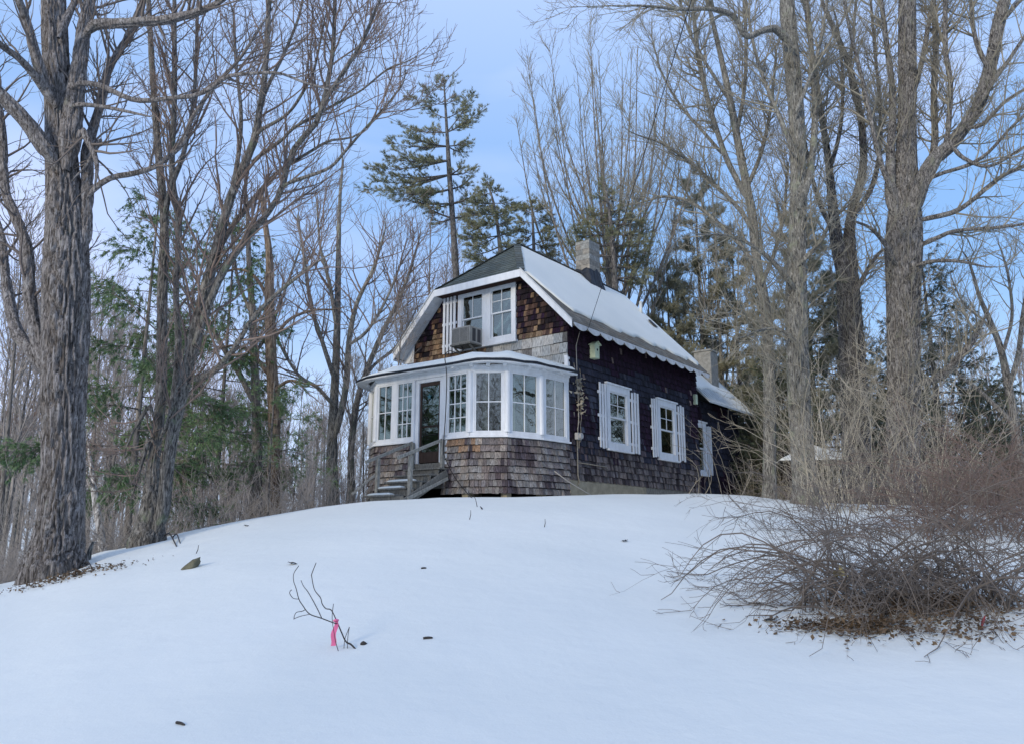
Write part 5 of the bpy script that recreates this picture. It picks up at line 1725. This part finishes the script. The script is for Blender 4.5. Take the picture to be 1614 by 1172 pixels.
for k in range(100):
    t = rng.random()
    px = -40 + 650 * rng.random()
    Y = 24 + 36 * rng.random() ** 1.2
    row = np.interp(px, [-40, 60, 200, 330, 450, 600], [430, 480, 560, 625, 660, 675]) + rng.normal() * 18
    place(px, Y, row, LW, GW_)
for k in range(34):
    px = 1150 + 520 * rng.random()
    Y = 46 + 26 * rng.random()
    place(px, Y, 520 + 110 * rng.random(), LR, GR_)


def far_wood(name, label, n, xr, yr, hr, mat, seedv, cond=None):
    """one mass of distant bare trees"""
    tb = Tubes()
    X = []; 
    while len(X) < n:
        x = xr[0] + (xr[1] - xr[0]) * rng.random(); y = yr[0] + (yr[1] - yr[0]) * rng.random()
        if cond and not cond(x, y): continue
        X.append((x, y))
    X = np.array(X); Z = ground(X[:, 0], X[:, 1])
    H = hr[0] + (hr[1] - hr[0]) * rng.random(n)
    t = np.linspace(0, 1, 7)[None, :, None]
    B = np.column_stack([X, Z - .2])
    top = B + np.column_stack([rng.normal(size=n) * .4, rng.normal(size=n) * .4, H])
    P = B[:, None, :] * (1 - t) + top[:, None, :] * t
    R = (.11 * (1 - t[..., 0] * .85)) * np.ones((n, 1)) * (H / 10)[:, None]
    tb.add(P, R, 4)
    P1, R1 = spawn(P, R, n * 16, .2, 1, .55, 3.0, 5, .5, .1, .5, .04, .014, .5); tb.add(P1, R1, 3)
    P2, R2 = spawn(P1, R1, n * 60, .15, 1, .65, 1.3, 4, .4, .1, .6, .02, .012, .5); tb.add(P2, R2, 3)
    o = tb.build(name, mat)
    return tag(o, label, 'woods', kind='stuff')


far_wood('distant_woods', 'mass of bare grey-brown woods on the hillside left of the house', 420, (-120, -2), (52, 135), (8, 13), M['twigF'], 1, lambda x, y: x / y < -.13)
far_wood('distant_woods', 'mass of bare woods far behind the right-hand trunks', 130, (18, 100), (60, 120), (6, 11), M['twigF'], 2, lambda x, y: .17 < x / y < .8)


far_wood('distant_woods', 'bare woods across the road, mirrored in the cottage windows', 330, (-55, 75), (-60, -17), (14, 21), M['twigF'], 3)


# ---- undergrowth and brush
def brush(name, label, centre, rad, n, L, mat, lean=.7, grav=.9, r=.008, twigs=(5, .35), twigs2=(4, .16), kind=None, cat='bush', group=None, up0=.6, Npt=12, seedv=0, squash=1.0, direc=None, rmin=.0022):
    """many canes springing from the ground and arching over"""
    cx, cy = centre[:2]
    a = rng.random(n) * 6.283; q = np.sqrt(rng.random(n)) * rad
    bx_ = cx + np.cos(a) * q; by_ = cy + np.sin(a) * q * squash
    bz_ = ground(bx_, by_) - .03
    p = np.stack([bx_, by_, bz_], 1)
    az = rng.random(n) * 6.283
    d = np.stack([np.cos(az) * lean, np.sin(az) * lean, up0 + rng.random(n)], 1)
    if direc is not None: d += np.array(direc) * rng.random((n, 1))
    d = nrm(d + rng.normal(size=(n, 3)) * .2)
    Ln = L * (.45 + .8 * rng.random(n))
    st = (Ln / (Npt - 1))[:, None]
    g = (grav * (.4 + 1.0 * rng.random(n)))[:, None]
    pts = [p]
    for k in range(Npt - 1):
        p = p + d * st
        gzv = ground(p[:, 0], p[:, 1]) + .02
        p[:, 2] = np.maximum(p[:, 2], gzv)
        pts.append(p)
        d = nrm(d + np.array([[0, 0, -1.]]) * g / (Npt - 1) + rng.normal(size=(n, 3)) * .10)
    P = np.stack(pts, 1)
    tt = np.linspace(0, 1, Npt)[None, :]
    R = (r * (.4 + 1.3 * rng.random((n, 1)) ** 2)) * (1 - .75 * tt)
    tb = Tubes(); tb.add(P, R, 4)
    root = empty(name, (cx, cy, gz(cx, cy)))
    tag(root, label, cat, group, kind)
    child_local(tb.build('stem', mat), root)
    t2 = Tubes()
    if twigs:
        P1, R1 = spawn(P, R, n * twigs[0], .2, 1, .7, twigs[1], 5, .15, .18, .6, r * .6, rmin, .6, .2); t2.add(P1, R1, 3)
        if twigs2:
            P2, R2 = spawn(P1, R1, n * twigs[0] * twigs2[0] // 2, .2, 1, .7, twigs2[1], 4, .1, .15, .6, r * .4, rmin * .9, .6, .2); t2.add(P2, R2, 3)
        child_local(t2.build('twig', mat), root)
    return root


def undergrowth(name, label, n, sampler, L, mat, grav=.5):
    X = np.array([sampler() for _ in range(n)])
    p = np.column_stack([X, ground(X[:, 0], X[:, 1]) - .05])
    d = nrm(np.column_stack([rng.normal(size=(n, 2)) * .75, .7 + rng.random(n)]))
    Npt = 7; st = (L * (.4 + .9 * rng.random(n)) / (Npt - 1))[:, None]
    pts = [p]
    for k in range(Npt - 1):
        p = p + d * st; pts.append(p)
        d = nrm(d + np.array([[0, 0, -1.]]) * grav * rng.random((n, 1)) / (Npt - 1) + rng.normal(size=(n, 3)) * .12)
    P = np.stack(pts, 1); R = (.006 * (.5 + rng.random((n, 1)))) * (1 - .7 * np.linspace(0, 1, Npt)[None, :])
    tb = Tubes(); tb.add(P, R, 3)
    P1, R1 = spawn(P, R, n * 7, .15, 1, .7, L * .25, 5, .2, .15, .6, .008, .004, .6); tb.add(P1, R1, 3)
    o = tb.build(name, mat); tag(o, label, 'undergrowth', kind='stuff')
    return o


def left_samp():
    while True:
        px = -60 + 680 * rng.random(); Y = 16.5 + 22 * rng.random()
        r = ray(px, HOR); x = r[0] / r[1] * Y; a = x / Y
        if Y > np.interp(a, _a, _r) + 1.2 and not (Y < 30 and px > 560): return x, Y


undergrowth('undergrowth', 'tangle of thin bare undergrowth along the edge of the left-hand wood', 3200, left_samp, 2.3, M['twigF'])


def right_samp():
    px = 1220 + 460 * rng.random(); Y = 25 + 14 * rng.random()
    r = ray(px, HOR); return r[0] / r[1] * Y, Y


undergrowth('undergrowth', 'thin pale undergrowth around and beyond the little shed', 700, right_samp, 2.4, M['twigT'])

# foreground bush on the right, and the thickets behind it
FB = on_ground(1440, 955)
brush('arching_bush', 'wide dark arching bush in the right foreground, dead leaves at its foot', FB, 1.25, 300, 2.45, M['twigK'], .85, 2.7, .0085, (5, .38), (2, .2), squash=.42, direc=(-.35, .22, 0.35))
fb2 = on_ground(1290, 900)
brush('arching_bush', 'low sprawling bush reaching left over the snow toward the rear wing', on_ground(1345, 845), .5, 46, 2.4, M['twigK'], .9, 1.4, .0065, (8, .45), (4, .2), direc=(-1.2, -.1, .0), up0=.35)
TH = base_at(1430, 17.5)
brush('tan_thicket', 'tall pale tan thicket of upright shoots below the biggest maple', TH, 2.0, 130, 3.8, M['twigT'], .45, .4, .0085, (4, .6), (3, .28), squash=.5, rmin=.0035)
brush('tan_thicket', 'pale tan shoots around the trunk in front of the shed', base_at(1300, 18.2), .8, 24, 3.0, M['twigT'], .35, .35, .0085, (6, .55), (3, .26), squash=.6, rmin=.003)
brush('red_brush', 'dense red-brown brush heaped at the right edge', base_at(1560, 13.5), 1.5, 170, 2.3, M['twigRed'], .8, 1.6, .0105, (5, .5), (2, .25), rmin=.0035, squash=.6)
brush('red_brush', 'second red-brown brush heap behind, under the low forking tree', base_at(1660, 16.5), 1.6, 150, 2.8, M['twigRed'], .8, 1.2, .011, (5, .5), (2, .25), rmin=.0035, squash=.6)
cw = h2w(.5, 13.2, HZ)
brush('tan_bush', 'small tawny bush against the far end of the rear wing', cw, .45, 60, 1.9, M['twigT'], .6, .8, .011, (5, .4), None, up0=.5)

# ------------------------------------------------------------------ small things
def thing_mesh(mb, name, label, cat, mat, group=None, smooth=True):
    """a one-mesh thing whose origin sits at its own foot"""
    V = np.array(mb.V, float); c = V.mean(0); c[2] = V[:, 2].min()
    mb.V = [tuple(v - c) for v in V]
    o = mb.build(name, mat, None, smooth)
    o.location = c
    return tag(o, label, cat, group)


def pix_path(pts, Y, sc, ox, oy, dy=0.0):
    out = []
    for i, (x, y, w_) in enumerate(pts):
        px, py = ox + x / sc, oy + y / sc
        p = at(px, py, Y + dy * i / max(1, len(pts) - 1)); out.append((*p, max(.0025, w_ / sc * .5 * mpp(p))))
    return resample(out, 5 * len(pts))


# twig with the pink tape
G0 = on_ground(557, 1021); Y0 = G0[1]
tw_root = empty('fallen_branch', tuple(G0)); tag(tw_root, 'dark forked twig standing in the snow with pink tape tied on', 'branch')
TW = [([(765, 950, 14), (720, 905, 16), (675, 880, 14), (630, 785, 13), (590, 690, 11), (540, 590, 10), (490, 575, 9), (455, 530, 9), (440, 475, 9), (385, 400, 8), (360, 285, 8), (360, 255, 8), (400, 152, 7)], .25),
      ([(595, 712, 8), (575, 712, 9), (450, 665, 9), (340, 625, 9), (275, 545, 8), (240, 485, 8), (215, 390, 7), (192, 320, 6), (195, 250, 5), (240, 180, 4)], -.3),
      ([(450, 660, 8), (405, 565, 8), (330, 430, 7), (285, 370, 6), (260, 315, 5)], .15), ([(300, 585, 7), (270, 600, 7), (220, 610, 6), (200, 640, 6), (195, 675, 5)], -.1),
      ([(240, 488, 5), (190, 480, 5), (158, 440, 4), (160, 415, 4), (175, 403, 3)], -.1), ([(560, 530, 5), (548, 640, 5), (553, 720, 5), (566, 800, 6), (580, 880, 7), (614, 1000, 8)], -.05),
      ([(707, 745, 6), (665, 860, 5), (655, 980, 5)], 0), ([(707, 745, 7), (692, 850, 6), (690, 990, 6)], 0.02), ([(340, 628, 3), (260, 645, 3), (200, 668, 3)], 0)]
tb = Tubes()
for (pts, dy) in TW:
    p = pix_path(pts, Y0 - (.02 if dy else 0), 5.859, 430, 860, dy); tb.add(p[None, :, :3], p[None, :, 3] * 1.05, 6)
child_local(tb.build('twig', M['stickdark']), tw_root)
tp_root = MB()
pa = at(430 + 585 / 5.859, 860 + 690 / 5.859, Y0 + .03); pb = at(430 + 552 / 5.859, 860 + 922 / 5.859, Y0 - .02)
n = 12; V = []; F = []
wv = np.array([.021, .006, 0])
for k in range(n):
    t = k / (n - 1); c = pa * (1 - t) + pb * t + np.array([.006 * math.sin(t * 9), .012 * math.sin(t * 7 + 1), 0])
    ww = wv * (.55 + .45 * min(1, t * 3))
    V += [tuple(c - ww), tuple(c + ww)]
for k in range(n - 1): F.append((2 * k, 2 * k + 1, 2 * k + 3, 2 * k + 2))
tp_root.add(V, F)
tp_root.tube([pa + np.array([-.02, 0, .0]), pa + np.array([.0, -.012, .012]), pa + np.array([.02, 0, .004])], .011, 6)
thing_mesh(tp_root, 'flagging_tape', 'strip of pink flagging tape hanging from the forked twig', 'tape', M['pink'])

# rock showing through the snow
g = on_ground(299, 894)
V = []; F = []; n, m = 22, 12
s = mpp(g)
for i in range(n):
    for j in range(m):
        a = 2 * math.pi * i / n; ph = math.pi * (j / (m - 1))
        d = np.array([math.sin(ph) * math.cos(a), math.sin(ph) * math.sin(a), math.cos(ph)])
        r = 1 + .28 * mn.noise(Vector(tuple(d * 1.7))) + .12 * mn.noise(Vector(tuple(d * 5)))
        x, y, z = d * r
        V.append((x * 15 * s + z * 6 * s, y * 13 * s, z * 15 * s + x * 7 * s))
F = [(i * m + j, ((i + 1) % n) * m + j, ((i + 1) % n) * m + j + 1, i * m + j + 1) for i in range(n) for j in range(m - 1)]
o = raw_mesh('rock', V, [np.array(F)], M['stone']); o.location = (g[0], g[1], g[2] - .02)
tag(o, 'mossy grey rock poking out of the snow below the leaning clump', 'rock')


def stick(px0, py0, px1, py1, r, label, name='stick', mat='stickdark', lift=0.0, mid=0.04):
    a = on_ground(px0, py0); b = on_ground(px1, py1)
    a[2] += r * .6; b[2] += r * .6 + lift
    c = (a + b) / 2 + np.array([0, 0, mid * np.linalg.norm(b - a)]) 
    c[2] = max(c[2], gz(c[0], c[1]) + r * .5)
    mb = MB(); mb.tube([q[:3] for q in resample([(*a, r), (*c, r * .95), (*b, r * .6)], 8)], [r, r * .98, r, r * .93, r * .9, r * .85, r * .75, r * .5], 7)
    return thing_mesh(mb, name, label, 'stick', M[mat])


stick(667, 1007, 682, 1006, .012, 'short straight stick lying alone right of the taped twig')
stick(664, 896, 672, 895.5, .012, 'tiny dark stick on the upper snow below the porch')
stick(278, 1140, 291, 1143, .010, 'little brown stick near the bottom left of the snow')
stick(116, 909, 133, 887, .016, 'forked fallen stick sloping down from the great maple')
stick(131, 890, 146, 897, .010, 'thin stick crossing the forked one beside the great maple')
stick(256, 847, 278, 861, .016, 'longer of two sticks lying below the leaning clump')
stick(272, 847, 284, 856, .013, 'shorter of two sticks lying below the leaning clump')
stick(28, 921, 44, 914, .014, 'dark stick lying on the snow left of the great maple')
stick(1180, 951, 1226, 958, .008, 'long thin twig lying left of the arching bush')
g = on_ground(139, 882); t_ = at(147, 853, g[1])
mb = MB(); mb.tube([tuple(g - np.array([0, 0, .1])), tuple(g * .5 + t_ * .5 + np.array([-.02, 0, 0])), tuple(t_)], [.05, .04, .022], 9); mb.tube([tuple(g), tuple(g + np.array([-.25, -.1, .06]))], [.035, .015], 7)
thing_mesh(mb, 'stub', 'pale broken stub standing in the snow right of the great maple', 'branch', M['barkC'])
for (a, b, lab) in (((753, 798), (744, 775), 'thin dry stalk leaning before the porch skirt'), ((857, 830), (859, 817), 'short dry stalk standing below the near house corner'), ((307, 872), (313, 858), 'thin grass stalk beside the mossy rock'), ((739, 818), (742, 803), 'faint dry stalk lowest of those before the porch')):
    g = on_ground(*a); t_ = at(b[0], b[1], g[1])
    mb = MB(); mb.tube([tuple(g - np.array([0, 0, .05])), tuple(g * .5 + t_ * .5 + np.array([.015, .01, 0])), tuple(t_)], [.008, .006, .004], 5)
    thing_mesh(mb, 'dry_stalk', lab, 'stalk', M['stickdark'])
# pine cone and curled leaves
g = on_ground(573, 1015)
V = []; F = []; n, m = 12, 9
for i in range(n):
    for j in range(m):
        a = 2 * math.pi * i / n; t = j / (m - 1)
        r = .026 * math.sin(math.pi * min(.98, max(.03, t)) ** .8) * (1 + .22 * ((i + j) % 2))
        V.append((t * .085 - .04, r * math.cos(a), r * math.sin(a) + .02))
F = [(i * m + j, ((i + 1) % n) * m + j, ((i + 1) % n) * m + j + 1, i * m + j + 1) for i in range(n) for j in range(m - 1)]
o = raw_mesh('pine_cone', [tuple(.75 * q for q in v) for v in V], [np.array(F)], M['stickdark'], smooth=False); o.location = tuple(g - np.array([0, 0, .008])); o.rotation_euler = (0, 0, .5)
tag(o, 'small dark pine cone on the snow beside the taped twig', 'pine cone')


def leaf(px, py, size, label, mat='litter'):
    g = on_ground(px, py); V = []; F = []
    for i in range(9):
        t = i / 8
        w_ = size * .38 * math.sin(math.pi * min(1, t * 1.05 + .02)) * (1 + .35 * math.sin(t * 19))
        z = .012 + size * .12 * abs(t - .5) + .006 * math.sin(i * 1.7)
        V += [((t - .5) * size, -w_, z + w_ * .35), ((t - .5) * size, 0, z), ((t - .5) * size, w_, z + w_ * .2)]
    for i in range(8):
        b = 3 * i; F += [(b, b + 1, b + 4, b + 3), (b + 1, b + 2, b + 5, b + 4)]
    o = raw_mesh('dead_leaf', V, [np.array(F)], M[mat]); o.location = tuple(g); o.rotation_euler = (.1, .1, random.uniform(0, 6))
    tag(o, label, 'leaf'); return o


leaf(461, 889, .14, 'curled dead leaf just above the tip of the taped twig', 'stickdark')
leaf(985, 853, .12, 'dark dead leaf on the open snow right of the house corner', 'stickdark')
leaf(1214, 979, .16, 'dark dead leaf on the snow left of the arching bush', 'stickdark')
leaf(388, 829, .12, 'tiny dead leaf near the crest between rock and steps', 'stickdark')


# dead leaves under the bush and under the maple
def litter(name, label, cx, cy, rx, ry, n, size, z0=.0, cond=None):
    x = cx + rng.normal(size=n) * rx; y = cy + rng.normal(size=n) * ry
    z = ground(x, y) + .004 + np.abs(rng.normal(size=n)) * .03 + z0 * rng.random(n) * np.exp(-((x - cx) / rx) ** 2 - ((y - cy) / ry) ** 2)
    P = np.column_stack([x, y, z]); d = nrm(np.column_stack([rng.normal(size=(n, 2)), rng.normal(size=n) * .35]))
    s = nrm(np.cross(d, np.tile([[0, 0, 1.]], (n, 1)) + rng.normal(size=(n, 3)) * .5)); L_ = size * (.5 + rng.random((n, 1)))
    V = np.stack([P - d * L_ * .5, P + s * L_ * .32, P + d * L_ * .5 + np.array([0, 0, 1.]) * L_ * .2 * rng.random((n, 1)), P - s * L_ * .32], 1).reshape(-1, 3)
    o = raw_mesh(name, V, [np.arange(4 * n).reshape(-1, 4)], M['litter'], smooth=False)
    return tag(o, label, 'leaf litter', kind='stuff')


l1 = on_ground(1465, 965)
litter('leaf_litter', 'brown dead leaves heaped in the middle of the arching bush', l1[0], l1[1] + .2, .55, .3, 2600, .048, .14)
l2 = on_ground(1345, 990)
litter('leaf_litter', 'tan dead leaves and grass along the front edge of the arching bush', l2[0], l2[1], .36, .13, 1300, .045, .06)
l3 = on_ground(1500, 995)
litter('leaf_litter', 'scattered dead leaves along the right front of the arching bush', l3[0], l3[1], .55, .2, 450, .045, .03)
l4 = on_ground(100, 912)
litter('leaf_litter', 'bark and dead leaves strewn around the foot of the great maple', l4[0], l4[1] + .05, .45, .25, 700, .045, .03)
# yellow leaf clump caught in the bush
g = at(1325, 899, FB[1] - .1)
mb = MB()
for k in range(9):
    d = rng.normal(size=3) * .035
    mb.prism([g + d, g + d + rng.normal(size=3) * .05, g + d + rng.normal(size=3) * .06], (0, .003, 0))
M['yleaf'] = m_leaf('yellow_dead_leaf', (.33, .27, .10), (.48, .40, .18))
thing_mesh(mb, 'dead_leaf', 'yellowish dead leaf caught in the arching bush', 'leaf', M['yleaf'], smooth=False)
g = on_ground(1547, 992)
mb = MB(); mb.tube([tuple(g + np.array([0, 0, .0])), tuple(g + np.array([.03, .02, .07])), tuple(g + np.array([.05, 0, .13]))], [.02, .016, .006], 8)
M['redrag'] = m_plain('red_rag', (.22, .05, .06), .8, .4, 20.)
thing_mesh(mb, 'red_tape', 'red scrap of tape low in the right of the arching bush', 'tape', M['redrag'])

# wire to the house
A0 = h2w(.52, .35, EZ - .03) ; B0 = at(1082, 0, 11.0)
dv = B0 - A0
pts = []
for k in range(40):
    t = k / 39 * 1.9; p = A0 + dv * t; p[2] -= .25 * math.sin(math.pi * min(1, t / 1.9)) * 1.0; pts.append(p)
mb = MB(); mb.tube(pts, .008, 5)
thing_mesh(mb, 'power_line', 'thin black service wire running down from the upper right to the eave', 'wire', M['cable'])

# dry vine on the near corner of the side wall
vr = empty('dry_vine', h2w(.05, .42, HZ), HROT); tag(vr, 'dead climbing vine with pale leaves on the near end of the dark wall', 'vine')
n = 85
P = np.column_stack([.05 + .09 * rng.random(n), .42 + rng.normal(size=n) * .16 - .42, Zh(3.55) + 1.05 * rng.random(n)])
Vv, Ff = leaves(P, rng.normal(size=(n, 3)), 1, .12, .07, .5, .4)
M['vleaf'] = m_leaf('pale_dead_leaf', (.24, .20, .14), (.46, .42, .33))
raw_mesh('foliage', Vv, [Ff], M['vleaf'], vr, smooth=False)
tb = Tubes()
for k in range(2):
    z = np.linspace(Zh(2.5 + .3 * rng.random()), Zh(4.2 + 1.2 * rng.random()), 14)
    y = np.cumsum(rng.normal(size=14) * .035) + rng.normal() * .06
    p = np.column_stack([.055 + .02 * rng.random(14), y, z]); tb.add(p[None], np.full((1, 14), .007), 5)
tb.build('stem', M['twigT'], vr)
# long loose shoots across the rear part of the wall
vr = empty('climbing_shoots', h2w(.35, 8.6, HZ), HROT); tag(vr, 'long pale arching shoots straggling across the rear of the dark wall', 'vine')
tb = Tubes(); SH = []
for (y0, z0, y1, z1, bow) in ((-1.0, .1, -1.9, 1.6, .2), (.2, .0, -2.9, 1.9, .5), (-.6, .1, -.9, 1.9, -.2), (2.2, .1, -.6, 2.7, .6), (1.2, .2, -2.4, 3.1, .5), (3.6, .1, 1.2, 2.9, -.5), (4.0, 0, 2.2, 3.3, .3), (3.0, .1, 3.6, 2.4, .3), (-2.0, .1, -1.2, .9, .2), (4.4, .1, 3.0, 1.9, .4), (3.2, 0, .6, 1.5, .4), (2.6, .0, 4.2, 1.8, .3)):
    t = np.linspace(0, 1, 14)
    y = y0 + (y1 - y0) * t + rng.normal(size=14) * .02; z = z0 + (z1 - z0) * t ** .8 + bow * np.sin(np.pi * t) * .7; x = .15 + .5 * np.sin(np.pi * t) * rng.random()
    p = np.column_stack([x, y, z]); SH.append(p); tb.add(p[None], (.014 * (1 - .65 * t))[None], 5)
P = np.stack(SH); R_ = np.tile(.012 * (1 - .7 * np.linspace(0, 1, 14)), (len(SH), 1))
P1, R1 = spawn(P, R_, 45, .3, 1, .7, .55, 6, .1, .15, .7, .007, .003, .6); tb.add(P1, R1, 4)
tb.build('stem', M['twigT'], vr)

# small shed beyond the trees
sx = base_at(1289, 32)
sr = empty('shed', tuple(sx), math.radians(-12)); tag(sr, 'small dark open shed with a snow-covered hipped roof behind the trees', 'shed')
ez = top_h(sx, 1289, 729); pz = top_h(sx, 1289, 702); hw = 1.12
mb = MB(); mb.box(-hw, -hw + .06, -hw, hw, -.4, ez); mb.box(-hw + .06, hw, hw - .06, hw, -.4, ez); mb.box(-hw + .06, -.35, -hw, -hw + .06, -.4, ez); mb.box(-.35, hw, -hw + .01, -hw + .05, -.4, ez * .42)
mb.box(hw - .05, hw, -hw + .06, hw - .06, -.4, ez * .5)
mb.build('wall', M['darkwood'], sr)
for x in (-.33, .12, .98): 
    mb = MB(); mb.box(x, x + .09, -hw - .03, -hw + .0, -.4, ez); mb.build('post', M['greywood'], sr)
mb = MB(); o_ = hw + .28
mb.add([(-o_, -o_, ez), (o_, -o_, ez), (o_, o_, ez), (-o_, o_, ez), (0, 0, pz - .05)], [(3, 2, 1, 0), (0, 1, 4), (1, 2, 4), (2, 3, 4), (3, 0, 4)])
rf = mb.build('roof', M['greywood'], sr)
mb = MB(); q = o_ - .02
mb.add([(-q, -q, ez + .005), (q, -q, ez + .005), (q, q, ez + .005), (-q, q, ez + .005), (-q + .05, -q + .05, ez + .09), (q - .05, -q + .05, ez + .09), (q - .05, q - .05, ez + .09), (-q + .05, q - .05, ez + .09), (0, 0, pz + .07)],
       [(0, 1, 5, 4), (1, 2, 6, 5), (2, 3, 7, 6), (3, 0, 4, 7), (4, 5, 8), (5, 6, 8), (6, 7, 8), (7, 4, 8)])
mb.build('snow_cover', M['snow'], rf)
# pale low building far behind, between the wing and the shed
wx = base_at(1198, 46)
lw = empty('low_building', tuple(wx), 0); tag(lw, 'low pale grey building with snow before it seen past the rear wing', 'building')
hz_ = top_h(wx, 1198, 733)
mb = MB(); mb.box(-1.6, 1.6, 0, 2.5, -.4, hz_ - .3); mb.build('wall', M['stucco'], lw)
mb = MB(); mb.prism([(-1.8, -.2, hz_ - .3), (1.8, -.2, hz_ - .3), (1.8, 2.7, hz_ + .1), (-1.8, 2.7, hz_ + .1)], (0, 0, .1)); mb.build('roof', M['trimgrey'], lw)


# ------------------------------------------------------------------ sky, sun, camera
w = D.worlds.new('World'); scene.world = w; w.use_nodes = True
nt = w.node_tree
bg = nt.nodes['Background']
sky = N(nt, 'ShaderNodeTexSky', sky_type='NISHITA')
sky.sun_disc = False
SUN_EL, SUN_AZ = math.radians(17), math.radians(214)
sky.sun_elevation = SUN_EL; sky.sun_rotation = SUN_AZ
sky.air_density = 1.0; sky.dust_density = 0.4; sky.ozone_density = 2.0
tc = N(nt, 'ShaderNodeTexCoord'); mp = N(nt, 'ShaderNodeMapping')
mp.inputs['Scale'].default_value = (1.0, 1.0, 1.9); mp.inputs['Location'].default_value = (.35, .1, .2)
nt.links.new(tc.outputs['Generated'], mp.inputs['Vector'])
cn = tex_noise(nt, mp.outputs['Vector'], 1.7, 5, .5, .4)
cm = ramp(nt, cn, [(.44, 0.02), (.70, .85)])
blue = mixc(nt, .72, sky.outputs['Color'], (2.9, 5.5, 10.2))
sep = N(nt, 'ShaderNodeSeparateXYZ'); nt.links.new(tc.outputs['Generated'], sep.inputs[0])
hm = ramp(nt, sep.outputs['Z'], [(.0, .85), (.28, .0)])
blue = mixc(nt, hm, blue, (7.4, 9.0, 10.8))
zm = ramp(nt, sep.outputs['Z'], [(.40, 0.0), (.66, .55)])
cmx = N(nt, 'ShaderNodeMath', operation='MAXIMUM'); nt.links.new(cm, cmx.inputs[0]); nt.links.new(zm, cmx.inputs[1])
cl = mixc(nt, cmx.outputs[0], blue, (6.9, 7.9, 11.2))
nt.links.new(cl, bg.inputs['Color'])
bg.inputs['Strength'].default_value = .10

sl = D.lights.new('sun', 'SUN'); sl.energy = 2.2; sl.angle = math.radians(12); sl.color = (1, .87, .68)
so = D.objects.new('sun', sl); COL.objects.link(so)
sd = Vector((math.sin(SUN_AZ) * math.cos(SUN_EL), math.cos(SUN_AZ) * math.cos(SUN_EL), math.sin(SUN_EL)))
so.rotation_euler = sd.to_track_quat('Z', 'Y').to_euler()
so.location = (-20, -20, 40)

cam = D.cameras.new('camera'); co = D.objects.new('camera', cam); COL.objects.link(co)
co.location = (0, 0, EYE); co.rotation_euler = (math.pi / 2 + PITCH, 0, 0)
cam.sensor_width = 36; cam.lens = 36 * FPX / 1614; cam.clip_end = 2000; cam.clip_start = .05
scene.camera = co
vs = scene.view_settings
vs.view_transform = 'Standard'; vs.look = 'None'; vs.gamma = 1; vs.exposure = 0.2
scene.render.resolution_x = 1024; scene.render.resolution_y = 743
scene.cycles.max_bounces = 6; scene.cycles.transparent_max_bounces = 12
